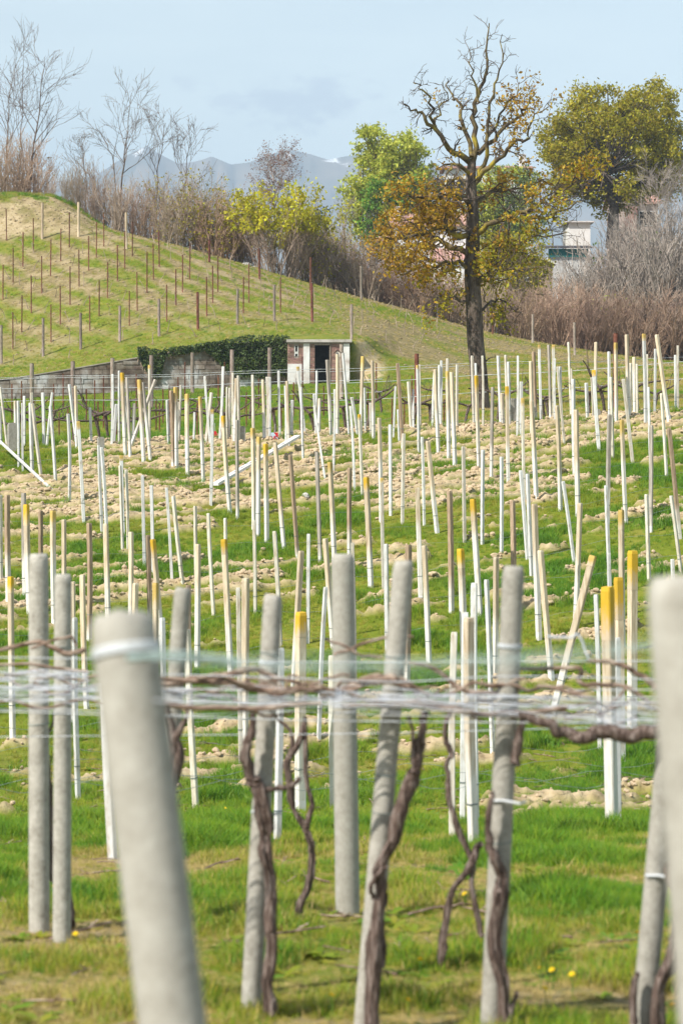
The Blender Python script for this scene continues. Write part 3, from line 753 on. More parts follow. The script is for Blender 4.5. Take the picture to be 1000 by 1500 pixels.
v2 = empty('white_farmhouse', (X_(620, Z), Z, 10), 'white farmhouse with low tiled roof left of the big oak trunk', 'house')
xa, xb = X_(578, Z), X_(690, Z)
part(v2, 'wall', M['whitewall'], lambda b_: (b_.box((xa, Z, 8), (xb, Z + 6, hgt(330, Z))), b_.add([(xa, Z, hgt(330, Z)), (xb, Z, hgt(330, Z)), (xa, Z + 6, hgt(330, Z)), (xb, Z + 6, hgt(330, Z)), (xa, Z + 3, hgt(313, Z)), (xb, Z + 3, hgt(313, Z))], [(0, 4, 2), (1, 3, 5)])))
part(v2, 'roof', M['tile'], lambda b_: gable_roof(b_, xa, xb, Z, Z + 6, hgt(329.5, Z), hgt(312, Z)))
chimney(v2, 584, 318, 299, .5, Z, Z + 2.3)
for px in (600, 628, 668):
    fr = part(v2, 'window', M['white'], lambda b_: (b_.box((X_(px, Z) - .42, Z - .04, hgt(354, Z)), (X_(px, Z) - .34, Z + .02, hgt(340, Z))), b_.box((X_(px, Z) + .34, Z - .04, hgt(354, Z)), (X_(px, Z) + .42, Z + .02, hgt(340, Z))), b_.box((X_(px, Z) - .34, Z - .04, hgt(354, Z)), (X_(px, Z) + .34, Z + .02, hgt(352.6, Z)))))
    pb = MB(); pb.box((X_(px, Z) - .34, Z - .025, hgt(352.6, Z)), (X_(px, Z) + .34, Z - .004, hgt(340, Z))); pb.v = [v - np.array(v2.location) for v in pb.v]
    pb.build('pane', M['dark'], fr)
def annex(b_):
    x0, x1 = X_(655, Z - 4), X_(692, Z - 4)
    b_.box((x0, Z - 4, 8), (x1, Z - .05, hgt(380, Z - 4)))
part(v2, 'annex_wall', M['whitewall'], annex)
def annex_roof(b_):
    x0, x1 = X_(630, Z - 4), X_(694, Z - 4)
    n = int((x1 - x0) / .24)
    b_.add([(x0, Z - 4.3, hgt(383, Z - 4)), (x1, Z - 4.3, hgt(383, Z - 4)), (x1, Z - .05, hgt(365, Z)), (x0, Z - .05, hgt(365, Z))], [(0, 1, 2, 3)])
    for i in range(n): b_.tube([(x0 + .12 + i * .24, Z - 4.3, hgt(383, Z - 4) + .03), (x0 + .12 + i * .24, Z - .05, hgt(365, Z) + .03)], .085, 6)
part(v2, 'annex_roof', M['tile'], annex_roof)
def low_roof(b_):
    x0, x1 = X_(545, Z - 1), X_(577, Z - 1)
    b_.add([(x0, Z - 1.3, hgt(358, Z)), (x1, Z - 1.3, hgt(349, Z)), (x1, Z + 3, hgt(338, Z)), (x0, Z + 3, hgt(347, Z))], [(0, 1, 2, 3)])
    for i in range(7): b_.tube([(x0 + .12 + i * .23, Z - 1.3, hgt(358 - i * 1.3, Z) + .03), (x0 + .12 + i * .23, Z + 3, hgt(347 - i * 1.3, Z) + .03)], .085, 6)
part(v2, 'porch_roof', M['tile'], low_roof)
Z = 228
v3 = empty('pink_roofed_house', (X_(935, Z), Z, 10), 'house with faded pink tiled roof behind the trunk of the round oak', 'house')
xa, xb = X_(900, Z), X_(962, Z)
part(v3, 'wall', mat('pink_render', [(0.42, 0.30, 0.26), (0.58, 0.46, 0.41)], 1.5, bump=.1), lambda b_: (b_.box((xa, Z, 7), (xb, Z + 7, hgt(297, Z))), b_.add([(xa, Z, hgt(297, Z)), (xb, Z, hgt(297, Z)), (xa, Z + 7, hgt(297, Z)), (xb, Z + 7, hgt(297, Z)), (xa, Z + 3.5, hgt(273, Z)), (xb, Z + 3.5, hgt(273, Z))], [(0, 4, 2), (1, 3, 5)])))
part(v3, 'roof', M['tile'], lambda b_: gable_roof(b_, xa, xb, Z, Z + 7, hgt(296.5, Z), hgt(272, Z)))
part(v3, 'brick_gable', M['brick'], lambda b_: b_.box((X_(914, Z), Z - .35, 7), (X_(932, Z), Z - .01, hgt(302, Z))))
for px in (943, 955):
    fr = part(v3, 'window', M['whitewall'], lambda b_: b_.box((X_(px, Z) - .45, Z - .05, hgt(331, Z)), (X_(px, Z) + .45, Z - .002, hgt(309, Z))))
    pb = MB(); pb.box((X_(px, Z) - .36, Z - .06, hgt(330, Z)), (X_(px, Z) + .36, Z - .052, hgt(310, Z))); pb.v = [v - np.array(v3.location) for v in pb.v]
    pb.build('pane', M['dark'], fr)
Z = 236
v4 = empty('plain_white_house', (X_(835, Z), Z, 10), 'plain white house half hidden under the round oak', 'house')
part(v4, 'wall', M['whitewall'], lambda b_: b_.box((X_(832, Z), Z, 7), (X_(864, Z), Z + 6, hgt(326, Z))))
part(v4, 'roof', M['plaster'], lambda b_: b_.box((X_(832, Z) - .3, Z - .3, hgt(325.9, Z)), (X_(864, Z) + .3, Z + 6.3, hgt(324, Z))))
Z = 196
sh = empty('corrugated_shed', (X_(832, Z), Z, 6), 'pale corrugated shed with dark roof edge and teal sheeting', 'shed')
def f(b_):
    x0, x1 = X_(795, Z), X_(866, Z); n = 44
    P = []
    for i in range(n * 2 + 1):
        x = x0 + (x1 - x0) * i / (2 * n); y = Z + (.05 if i % 2 else 0)
        P += [(x, y, 4), (x, y, hgt(377, Z))]
    b_.add(P, [(2 * i, 2 * i + 2, 2 * i + 3, 2 * i + 1) for i in range(2 * n)])
part(sh, 'corrugated_wall', mat('weathered_sheet', [(0.45, 0.43, 0.40), (0.72, 0.70, 0.67)], 2.2, stretch=(3, 3, .5), bump=.2, contrast=(.3, .6)), f)
part(sh, 'side_wall', M['plaster'], lambda b_: (b_.box((X_(795, Z), Z + .08, 4), (X_(795, Z) + .1, Z + 4, hgt(378, Z))), b_.box((X_(866, Z) - .1, Z + .08, 4), (X_(866, Z), Z + 4, hgt(378, Z))), b_.box((X_(795, Z) + .1, Z + 3.9, 4), (X_(866, Z) - .1, Z + 4, hgt(378, Z)))))
part(sh, 'teal_sheeting', mat('teal_sheet', [(0.012, 0.10, 0.095), (0.03, 0.17, 0.15)], 2, bump=.3), lambda b_: b_.box((X_(803, Z), Z - .12, hgt(376.5, Z)), (X_(860, Z), Z + .3, hgt(364.5, Z))))
part(sh, 'roof', mat('dark_roofing', [(0.05, 0.05, 0.055), (0.11, 0.10, 0.105)], 2, bump=.3), lambda b_: b_.add([(X_(792, Z), Z - .4, hgt(364, Z)), (X_(868, Z), Z - .4, hgt(364, Z)), (X_(868, Z), Z + 4.3, hgt(357, Z)), (X_(792, Z), Z + 4.3, hgt(357, Z)), (X_(792, Z), Z - .4, hgt(361.5, Z)), (X_(868, Z), Z - .4, hgt(361.5, Z)), (X_(868, Z), Z + 4.3, hgt(354, Z)), (X_(792, Z), Z + 4.3, hgt(354, Z))], [(0, 3, 2, 1), (4, 5, 6, 7), (0, 1, 5, 4), (1, 2, 6, 5), (2, 3, 7, 6), (3, 0, 4, 7)]))
Z = 191
s2 = empty('brown_lean_to', (X_(796, Z), Z, 6), 'small brown lean-to with white bargeboard left of the corrugated shed', 'shed')
part(s2, 'wall', M['brownwood'], lambda b_: b_.add([(X_(778, Z), Z, 4), (X_(809, Z), Z, 4), (X_(809, Z), Z, hgt(386, Z)), (X_(778, Z), Z, hgt(374, Z)), (X_(778, Z), Z + 3, 4), (X_(809, Z), Z + 3, 4), (X_(809, Z), Z + 3, hgt(386, Z)), (X_(778, Z), Z + 3, hgt(374, Z))], [(0, 1, 2, 3), (5, 4, 7, 6), (1, 5, 6, 2), (4, 0, 3, 7)]))
part(s2, 'roof', M['whitewall'], lambda b_: b_.add([(X_(776, Z), Z - .3, hgt(373, Z)), (X_(814, Z), Z - .3, hgt(388, Z)), (X_(814, Z), Z + 3.2, hgt(388, Z)), (X_(776, Z), Z + 3.2, hgt(373, Z)), (X_(776, Z), Z - .3, hgt(370, Z)), (X_(814, Z), Z - .3, hgt(385, Z)), (X_(814, Z), Z + 3.2, hgt(385, Z)), (X_(776, Z), Z + 3.2, hgt(370, Z))], [(0, 3, 2, 1), (4, 5, 6, 7), (0, 1, 5, 4), (1, 2, 6, 5), (2, 3, 7, 6), (3, 0, 4, 7)]))
# ------------------------------------------------------------------ trees and brush
def wander(p, d, length, n, w, g, lift=0.0):
    p = np.array(p, float); d = np.array(d, float); d /= np.linalg.norm(d)
    pts = [p.copy()]; st = length / n
    for i in range(n):
        d = d + w * g.normal(size=3); d[2] += lift; d /= np.linalg.norm(d)
        p = p + d * st; pts.append(p.copy())
    return np.array(pts), d

def branch(b_, p, d, length, r, depth, g, out_tips, nchild=(3, 5), spread=0.7, w=0.16, lift=0.02, shrink=(0.45, 0.7), mat_=0, sides=(6, 5, 4, 3, 3), rmin=0.006):
    n = 6 if depth > 1 else (4 if depth == 1 else 3)
    pts, de = wander(p, d, length, n, w, g, lift)
    rad = np.linspace(r, max(r * 0.42, rmin * 0.7), n + 1)
    b_.tube(pts, rad, sides[min(len(sides) - 1, max(0, 3 - depth))], mat_, cap=False)
    if depth == 0:
        out_tips.append(pts[-1]); out_tips.append(pts[n // 2]); return
    k = g.integers(nchild[0], nchild[1] + 1)
    for i in range(k):
        t = 0.3 + 0.7 * (i + g.random()) / k; j = min(n - 1, int(t * n)); f_ = t * n - j
        q = pts[j] * (1 - f_) + pts[j + 1] * f_
        dd = pts[j + 1] - pts[j]; dd /= np.linalg.norm(dd)
        s = g.normal(size=3); s -= s.dot(dd) * dd; s /= np.linalg.norm(s)
        nd = dd + s * spread * (0.6 + 0.8 * g.random())
        branch(b_, q, nd, length * (shrink[0] + (shrink[1] - shrink[0]) * g.random()), max(rmin, rad[j] * 0.62), depth - 1, g, out_tips, nchild, spread, w, lift, shrink, mat_, sides, rmin)
    out_tips.append(pts[-1])

# --- the big half-dead oak in front of the hill
OZ = 108.0
ob = at(703, 600, 80, 125); OZ = ob.y
oak = empty('oak_tree', ob, 'tall half-dead oak with bare crooked top and orange leaves on its lower limbs', 'tree')
oo = np.array(ob); g = np.random.default_rng(21)
tips = []; TB = MB(); TM = MB()
def opath(pts, dy=0.0, dy0=0.0):
    n = len(pts)
    return np.array([pz(x, y, OZ + dy0 + (dy - dy0) * (i / (n - 1)) ** 0.8) for i, (x, y) in enumerate(pts)]) - oo
def smooth(P, k=3):
    P = np.asarray(P); t = np.linspace(0, len(P) - 1, (len(P) - 1) * k + 1)
    out_ = []
    for a in t:
        i = min(int(a), len(P) - 2); f_ = a - i
        p0, p1, p2, p3 = P[max(i - 1, 0)], P[i], P[i + 1], P[min(i + 2, len(P) - 1)]
        out_.append(0.5 * (2 * p1 + (p2 - p0) * f_ + (2 * p0 - 5 * p1 + 4 * p2 - p3) * f_ ** 2 + (3 * p1 - p0 - 3 * p2 + p3) * f_ ** 3))
    return np.array(out_)
tr_pts = smooth(opath([(706, 640), (703, 590), (700, 540), (696, 500), (694, 455), (691, 400), (692, 350), (691, 300), (689, 262), (691, 235)]), 4)
tr_r = np.interp(np.linspace(0, 1, len(tr_pts)), [0, .1, .25, .45, .6, .75, .9, 1], [.36, .29, .26, .25, .23, .19, .15, .12])
TB.tube(tr_pts, tr_r, 14)
limbs = [
 ([(691, 240), (695, 200), (694, 165), (702, 130), (711, 100), (713, 65), (716, 34)], 0.3, .12, .02, 'dead'),
 ([(700, 150), (694, 120), (690, 92), (688, 70)], -.4, .05, .012, 'dead'),
 ([(694, 270), (706, 240), (714, 205), (715, 170), (724, 125), (733, 92), (735, 50)], -.8, .10, .014, 'dead'),
 ([(690, 240), (667, 223), (650, 207), (636, 186), (617, 170), (608, 160), (592, 152)], -1.2, .13, .025, 'dead'),
 ([(640, 193), (633, 170), (632, 150), (617, 128), (608, 123)], -1.6, .07, .015, 'dead'),
 ([(636, 186), (642, 165), (652, 145), (648, 120)], -.4, .05, .012, 'dead'),
 ([(690, 230), (684, 200), (678, 172), (672, 152), (661, 138), (656, 119)], .9, .10, .02, 'dead'),
 ([(700, 225), (722, 205), (740, 186), (763, 170), (772, 152), (784, 137)], .8, .10, .018, 'half'),
 ([(697, 262), (716, 243), (735, 226), (757, 206), (772, 204), (778, 180), (803, 156)], -1.4, .11, .018, 'half'),
 ([(714, 200), (730, 180), (742, 150), (755, 140), (760, 120)], 1.4, .06, .012, 'half'),
 ([(690, 262), (668, 240), (660, 250), (650, 268)], -1.0, .09, .02, 'dead'),
 ([(691, 300), (672, 288), (655, 284), (632, 292), (612, 291), (598, 286)], -1.6, .11, .025, 'low'),
 ([(690, 345), (668, 343), (645, 336), (615, 342), (585, 350), (548, 342)], -1.5, .12, .02, 'low'),
 ([(690, 372), (662, 362), (640, 352), (610, 362), (575, 375), (552, 384)], 1.6, .12, .02, 'low'),
 ([(691, 405), (668, 385), (645, 388), (615, 392), (585, 402)], -.6, .09, .02, 'low'),
 ([(692, 340), (715, 330), (742, 318), (768, 312), (798, 320), (825, 308), (852, 296)], -1.3, .13, .02, 'low'),
 ([(768, 312), (790, 298), (812, 285), (840, 262), (855, 245)], -.4, .08, .015, 'low'),
 ([(692, 300), (712, 285), (735, 278), (765, 276), (800, 262)], 1.6, .10, .018, 'low'),
 ([(693, 420), (715, 398), (735, 380), (752, 360), (785, 346), (830, 340)], 1.0, .11, .02, 'low'),
 ([(693, 425), (708, 405), (730, 398), (760, 392), (785, 398)], -1.2, .08, .018, 'low'),
 ([(694, 455), (672, 440), (655, 432), (640, 442), (632, 455)], -.9, .06, .012, 'twig'),
 ([(694, 462), (715, 446), (730, 438), (752, 448), (765, 462)], .6, .06, .012, 'twig'),
 ([(691, 345), (670, 320), (640, 312), (610, 318), (580, 322)], 2.0, .09, .018, 'low'),
 ([(702, 535), (716, 528), (724, 519)], -.3, .04, .01, 'none'),
 ([(692, 280), (675, 262), (655, 268), (640, 280), (625, 276)], 1.4, .07, .015, 'half'),
]
leafpts = []
for pts, dy, r0, r1, kind in limbs:
    P = smooth(opath(pts, dy), 3); n = len(P)
    P[1:-1] += g.normal(size=(n - 2, 3)) * 0.045
    rad = np.linspace(r0, r1, n)
    (TM if kind in ('dead', 'low', 'half') else TB).tube(P, rad * .82, 7)
    if kind == 'none': continue
    nt_ = {'dead': 12, 'half': 14, 'low': 23, 'twig': 14}[kind]
    for i in range(nt_):
        t = 0.22 + 0.78 * (i + g.random()) / nt_; j = min(n - 2, int(t * (n - 1)))
        d = P[j + 1] - P[j]; d /= np.linalg.norm(d)
        s = g.normal(size=3); s -= s.dot(d) * d; s /= np.linalg.norm(s)
        s[2] += 0.25 if kind != 'low' else 0.05
        tt = []
        L0 = {'dead': .45, 'half': .55, 'low': .8, 'twig': .6}[kind]
        branch(TB, P[j], d * .5 + s, L0 * (0.6 + 0.7 * g.random()), max(.012, rad[j] * .35), 1, g, tt, (3, 5), .9, .3, .0, rmin=.008)
        if kind == 'dead' and (pts[-1][1] < 100 or t > .55 or g.random() < .45): continue
        leafpts.append((np.array(tt), kind))
TB.build('trunk', M['oakbark'], oak, smooth=True)
TM.build('limb', M['moss'], oak, smooth=True)
LO, LV = [], []
for tt, kind in leafpts:
    c_ = np.mean(tt, axis=0)
    if vn(np.array([c_[0] * .62 + 5]), np.array([c_[2] * .95 + c_[1] * .5]), 88)[0] < (.44 if kind == 'low' else .4): continue
    k = {'dead': 3, 'half': 5, 'low': 13, 'twig': 6}[kind]
    for q_ in tt:
        if g.random() < (.42 if kind in ('low', 'twig') else .5): continue
        c = q_ + g.normal(size=(k, 3)) * 0.10
        cx = 500 + F * (q_[0] + oo[0]) / OZ; cyy = HOR - F * (q_[2] + oo[2]) / OZ
        if cyy < 272 + 10 * g.normal() and cx < 672 and kind != 'dead': continue
        o_ = ss(-40, 60, (cx - 690) * 0.7 + (cyy - 360) * 0.9) * .75
        sel = g.random(k) < o_
        LO.append(c[~sel]); LV.append(c[sel])
LO = np.concatenate(LO); LV = np.concatenate(LV)
tag(link('orange_leaves', leaves_mesh('orange_leaves', LO, .115, [M['leaf_orange']], g), oak), kind='stuff')
tag(link('olive_leaves', leaves_mesh('olive_leaves', LV, .115, [M['leaf_olive']], g), oak), kind='stuff')

# --- round-crowned trees
def crown_tree(name, label, px, Z, base_py, top_py, rx_px, seed, mats, leaf, n_clump, per, trunk_r, flat=0.75, hole=0.25, lean=0.0, cz=None, bark='oakbark', clump_r=.55, cat='tree', group=None, limbs_on=True, lower=0.28):
    g = np.random.default_rng(seed); x = X_(px, Z); zb, zt = hgt(base_py, Z), hgt(top_py, Z)
    zg = gz(x, Z); zb = min(zb, zg + .3) if name != 'round_oak' else zb
    r = empty(name, (x, Z, zb), label, cat, group)
    H = zt - zb; rx = rx_px / F * Z
    c = np.array((lean, 0, H * (1 - flat / 2))); rz_ = H * flat / 2
    C = []
    while len(C) < n_clump:
        d = g.normal(size=3); d /= np.linalg.norm(d); q_ = d * (0.35 + 0.65 * g.random() ** .5)
        if q_[2] < -0.75: continue
        wob = .74 + .46 * float(vn(np.array([d[0] * 2.2 + seed]), np.array([d[2] * 2.2 + d[1]]), seed)[0])
        if vn(np.array([q_[0] * 2.4 + 9]), np.array([q_[2] * 2.6 + q_[1] * 1.5]), seed + 3)[0] < hole: continue
        C.append(c + q_ * np.array((rx, rx, rz_)) * wob)
    C = np.array(C)
    b_ = MB(); nl = 6
    h0 = H * lower
    tp = np.array([(0, 0, -.6), (0.02 * H * lean, 0, h0 * .5), (lean * .4, 0, h0)])
    b_.tube(smooth(tp, 3), np.linspace(trunk_r * 1.25, trunk_r * .85, 7), 10)
    if limbs_on:
        mains = []
        for i in range(nl):
            a = 2 * math.pi * (i + .6 * g.random()) / nl
            d = np.array((math.cos(a), math.sin(a), .75 + .9 * g.random())); d /= np.linalg.norm(d)
            P, _ = wander(tp[-1], d, .5 * min(H * .75, rx * 1.6), 6, .16, g, .03)
            b_.tube(P, np.linspace(trunk_r * .62, trunk_r * .2, 7), 6); mains.append(P)
        A = np.concatenate([m_[2:] for m_ in mains])
        for q_ in C:
            k = np.argmin(((A - q_) ** 2).sum(1) + g.random(len(A)) * .5)
            a = A[k]; m_ = (a + q_) / 2 + g.normal(size=3) * .18 + np.array((0, 0, -.12))
            b_.tube(smooth(np.array([a, m_, q_]), 2), np.linspace(trunk_r * .16, .02, 5), 4, cap=False)
    b_.build('trunk', M[bark], r, smooth=True)
    P = []
    for q_ in C:
        cr = clump_r * (.6 + .8 * g.random()); k = int(per * (.6 + .8 * g.random()))
        o_ = g.normal(size=(k, 3)) * cr * np.array((.62, .62, .42)); P.append(q_ + o_)
    P = np.concatenate(P)
    zs = P[:, 2]
    if len(mats) == 1: groups = [np.ones(len(P), bool)]
    else:
        a = (g.random(len(P)) * .5 + fbm(P[:, 0] * .6 + 3, P[:, 2] * .6 + P[:, 1] * .4, seed, 2)) > .78
        groups = [~a, a]
    for mt, sel in zip(mats, groups):
        tag(link('crown', leaves_mesh('crown', P[sel], leaf, [M[mt]], g, .2), r), kind='stuff')
    return r
crown_tree('round_oak', 'broad round olive-green oak with dark forked trunk at the right', 896, 214, 352, 122, 128, 31, ['leaf_olive', 'leaf_olive'], .24, 560, 78, .42, .92, .30, lean=.3, lower=.22, clump_r=.6)
crown_tree('tall_broadleaf', 'tall pale lime-green tree just coming into leaf left of the oak', 572, 232, 410, 177, 68, 33, ['leaf_lime', 'leaf_lime'], .27, 300, 70, .3, .86, .18, bark='moss', lower=.16)
crown_tree('young_broadleaf', 'small bright green tree in front of the lime-green tree', 548, 221, 400, 258, 20, 35, ['leaf_green'], .22, 46, 50, .1, .85, .2, clump_r=.45, lower=.15)
crown_tree('evergreen_tree', 'dark evergreen tree behind the white farmhouse', 640, 236, 400, 268, 44, 37, ['leaf_dark'], .24, 90, 60, .2, .9, .1, lower=.1)
crown_tree('evergreen_tree', 'dark evergreen below the lime-green tree', 600, 228, 400, 262, 34, 38, ['leaf_dark', 'leaf_green'], .24, 60, 50, .2, .9, .1, lower=.1)
crown_tree('pale_tree', 'pale green tree showing right behind the big oak trunk', 742, 240, 410, 233, 60, 39, ['leaf_mix', 'leaf_lime'], .25, 230, 55, .2, .85, .3, lower=.15)
crown_tree('olive_tree', 'olive-green bushy tree low behind the right limbs of the big oak', 748, 176, 480, 332, 58, 40, ['leaf_olive', 'leaf_olive'], .19, 190, 44, .12, .85, .3, bark='twig', lower=.12)
crown_tree('small_conifer', 'small dark conifer on the skyline between bare trees', 468, 236, 400, 296, 13, 41, ['leaf_dark'], .2, 46, 60, .1, .9, .05, clump_r=.4, lower=.1)
crown_tree('dark_shrub', 'dark green shrub beside the corrugated shed', 872, 190, 440, 392, 22, 42, ['leaf_green', 'leaf_dark'], .18, 26, 40, .06, .9, .1, cat='shrub', lower=.1, clump_r=.4)

# --- bare trees and thickets
def bare_tree(name, label, px, Z, top, base_py=None, seed=0, r=.07, bm_='twigdark', nmain=9, spread=.55, twig=(3, 5), group=None, depth=2, leaf=None, frac=.36):
    g = np.random.default_rng(seed); x = X_(px, Z); zb = gz(x, Z)
    root = empty(name, (x, Z, zb), label, 'tree', group)
    b_ = MB(); tips = []
    P0 = np.array([pz(a, c, Z) for a, c in top]) - np.array(root.location)
    P = smooth(np.concatenate([[(0, 0, -.3)], P0]), 4); n = len(P)
    P[1:-1] += g.normal(size=(n - 2, 3)) * .04
    rad = np.linspace(r, .012, n)
    b_.tube(P, rad, 6)
    for i in range(nmain):
        t = frac + (1 - frac) * (i + g.random()) / nmain; j = min(n - 2, int(t * (n - 1)))
        d = P[j + 1] - P[j]; d /= np.linalg.norm(d)
        s = g.normal(size=3); s[2] *= .3; s -= s.dot(d) * d; s /= np.linalg.norm(s)
        branch(b_, P[j], d + s * spread, (1 - .55 * t) * np.linalg.norm(P[-1] - P[0]) * .34 * (.7 + .6 * g.random()), max(.014, rad[j] * .55), depth, g, tips, twig, .6, .12, .03, (.45, .7), rmin=.0085)
    b_.build('trunk', M[bm_], root)
    if leaf:
        T = np.array(tips); T = T[g.random(len(T)) < .8]
        T = np.repeat(T, 3, 0) + g.normal(size=(len(T) * 3, 3)) * .12
        tag(link('crown', leaves_mesh('crown', T, .13, [M[leaf]], g), root), kind='stuff')
    return root
BT = [(10, [(12, 200), (18, 140), (22, 88)], 'leftmost'), (40, [(44, 200), (55, 150), (64, 82)], 'x')]
bare_tree('bare_tree', 'slender bare tree at the left edge above the grassy mound', 8, 170, [(10, 230), (14, 165), (22, 86)], seed=1, nmain=9, spread=.35)
bare_tree('bare_tree', 'bare tree with wide right-leaning twigs above the mound', 44, 171, [(48, 230), (58, 165), (66, 84)], seed=2, nmain=11, spread=.75, r=.09)
bare_tree('bare_tree', 'thin bare tree growing close to the left edge of the mound brush', 30, 173, [(30, 220), (33, 160), (34, 100)], seed=3, nmain=7, spread=.4, r=.05)
bare_tree('bare_tree', 'tallest bare tree rising from the thicket right of the mound', 176, 168, [(178, 270), (184, 215), (193, 136)], seed=4, nmain=11, spread=.6, r=.075)
bare_tree('bare_tree', 'short slim bare tree right of the tallest one', 230, 168, [(230, 270), (236, 225), (243, 180)], seed=5, nmain=9, spread=.45, r=.05)
bare_tree('bare_tree', 'thin bare tree with a few leaf buds above the olive thicket', 270, 167, [(270, 290), (274, 245), (281, 196)], seed=6, nmain=9, spread=.4, r=.05)
bare_tree('bare_tree', 'crooked dead stem leaning left out of the thicket', 172, 166, [(168, 250), (158, 212), (140, 182)], seed=7, nmain=4, spread=.6, r=.05)
bare_tree('bare_tree', 'low forked bare tree in the brush left of the tallest one', 128, 169, [(126, 270), (123, 240), (121, 208)], seed=8, nmain=8, spread=.5, r=.05)
bare_tree('fan_tree', 'fan-shaped bare tree with reddish buds behind the yellow bush', 402, 240, [(402, 330), (402, 285), (400, 240)], seed=9, nmain=26, spread=1.0, r=.16, bm_='twiggrey', twig=(4, 6), leaf='leaf_red', frac=.22)
bare_tree('bare_tree', 'grey bare tree on the skyline right of the small conifer', 505, 226, [(505, 340), (507, 320), (508, 303)], seed=10, nmain=14, spread=.7, r=.08, bm_='twiggrey', frac=.2)
bare_tree('bare_tree', 'grey twiggy tree in front of the pink-roofed house', 968, 205, [(965, 380), (962, 320), (968, 258)], seed=11, nmain=55, spread=.9, r=.12, bm_='twiggrey', twig=(4, 6), frac=.15)
bare_tree('bare_tree', 'dense grey twiggy tree left of the pink-roofed house', 905, 200, [(905, 420), (902, 370), (900, 330)], seed=12, nmain=40, spread=.9, r=.1, bm_='twiggrey', twig=(4, 6), frac=.15)
bare_tree('bare_tree', 'grey twiggy tree at the right edge below the round oak', 1003, 203, [(1003, 420), (1000, 340), (998, 262)], seed=13, nmain=36, spread=.9, r=.12, bm_='twiggrey', twig=(4, 6), frac=.15)
bare_tree('bare_tree', 'tangled grey tree between the shed and the right edge', 935, 190, [(935, 450), (930, 400), (938, 345)], seed=14, nmain=22, spread=1.0, r=.1, bm_='twiggrey', twig=(4, 6), frac=.12)

def shrub_data(seed, h, w, nst, ntw, fine=(2, 3)):
    g = np.random.default_rng(seed); b_ = MB(); tips = []
    for i in range(nst):
        a = 2 * math.pi * g.random(); rr = .22 * w * g.random() ** .5
        d = np.array((math.cos(a) * .5 * w / h, math.sin(a) * .5 * w / h, 1.0)) * np.array((g.random() * 1.2, g.random() * 1.2, 1))
        Ls = h * (.55 + .45 * g.random() ** .7)
        P, _ = wander((rr * math.cos(a), rr * math.sin(a), -.25), d, Ls, 7, .11, g, .02)
        b_.tube(P, np.linspace(.018 + .013 * g.random(), .006, 8), 4, cap=False); tips.append(P[-1])
        for k in range(ntw):
            t = .22 + .75 * (k + g.random()) / ntw; j = min(6, int(t * 7))
            dd = P[j + 1] - P[j]; dd /= np.linalg.norm(dd); s = g.normal(size=3); s[2] = abs(s[2]) * .5; s /= np.linalg.norm(s)
            Q, dq = wander(P[j], dd + s * .65, Ls * (.12 + .22 * g.random()), 4, .14, g, .03)
            b_.tube(Q, np.linspace(.010, .005, 5), 3, cap=False); tips.append(Q[-1])
            for m_ in range(g.integers(fine[0], fine[1] + 1)):
                jj = g.integers(1, 4); s2 = g.normal(size=3); s2 /= np.linalg.norm(s2)
                U, _ = wander(Q[jj], dq + s2 * .7, Ls * .09 * (.6 + .8 * g.random()), 2, .15, g, .02)
                b_.tube(U, (.007, .006, .005), 3, cap=False); tips.append(U[-1])
    return b_, np.array(tips)
SV = {}
for k, (h, w, ns, nw) in {'whip': (4.2, 1.7, 22, 9), 'coppice': (3.6, 2.8, 26, 11), 'dome': (3.2, 3.6, 40, 12), 'low': (1.9, 2.4, 40, 8), 'brush': (2.6, 2.2, 34, 11)}.items():
    for v in range(3):
        b_, tp = shrub_data(hash(k) % 1 + {'whip': 50, 'coppice': 60, 'dome': 70, 'low': 80, 'brush': 90}[k] + v, h, w, ns, nw)
        SV[k, v] = (b_, tp, h)
SVM = {}
def shrub(name, label, px, Z, top_py, kind, v, twm, leaf=None, lf=.3, lsize=.12, wscale=1.0, group=None, lowcut=.0):
    b_, tp, h = SV[kind, v]
    if (kind, v, twm) not in SVM: SVM[kind, v, twm] = b_.mesh('shrub_stems', [M[twm]])
    x = X_(px, Z); zb = gz(x, Z)
    s = (hgt(top_py, Z) - zb) / (h * .93)
    r = empty(name, (x, Z, zb), label, 'shrub', group, rz=rng.random() * 6.28)
    r.scale = (s * wscale, s * wscale, s)
    link('stem', SVM[kind, v, twm], r)
    if leaf:
        key = (kind, v, leaf, lf)
        if key not in SVM:
            g = np.random.default_rng(v + 5); T = tp[(g.random(len(tp)) < lf) & (tp[:, 2] > lowcut * h)]
            k_ = 7 if leaf == 'leaf_yellow' else 3; T = np.repeat(T, k_, 0) + g.normal(size=(len(T) * k_, 3)) * .09
            SVM[key] = leaves_mesh('shrub_leaves', T, lsize, [M[leaf]], g)
        tag(link('leaves', SVM[key], r), kind='stuff')
    return r
TH = 'thicket along the crest of the hill'
def run(lst, where, zz):
    for i, (px, top, kind, tw, lf, fr, ws) in enumerate(lst):
        lab = {'twig': 'grey-brown', 'twigred': 'reddish-brown', 'twiggrey': 'ash-grey'}[tw]
        fo = {None: 'leafless', 'leaf_yellow': 'yellow-budded', 'leaf_olive': 'olive-leaved', 'leaf_lime': 'lime-budded', 'leaf_mix': 'faintly green', 'leaf_orange': 'orange-tinted'}[lf]
        shrub('bare_shrub', f'{fo} {lab} shrub, {nth(i + 1)} from left {where}', px, zz + 2.2 * ((i * 7) % 5) / 2, top, kind, i % 3, tw, lf, fr, .12, ws, TH)
run([(-8, 205, 'whip', 'twigred', None, 0, 1), (10, 190, 'whip', 'twigred', None, 0, 1), (26, 205, 'whip', 'twigred', 'leaf_orange', .08, 1), (42, 195, 'whip', 'twigred', None, 0, 1), (58, 212, 'whip', 'twigred', None, 0, .9), (74, 245, 'whip', 'twig', None, 0, .8)],
    'behind the mound', 168)
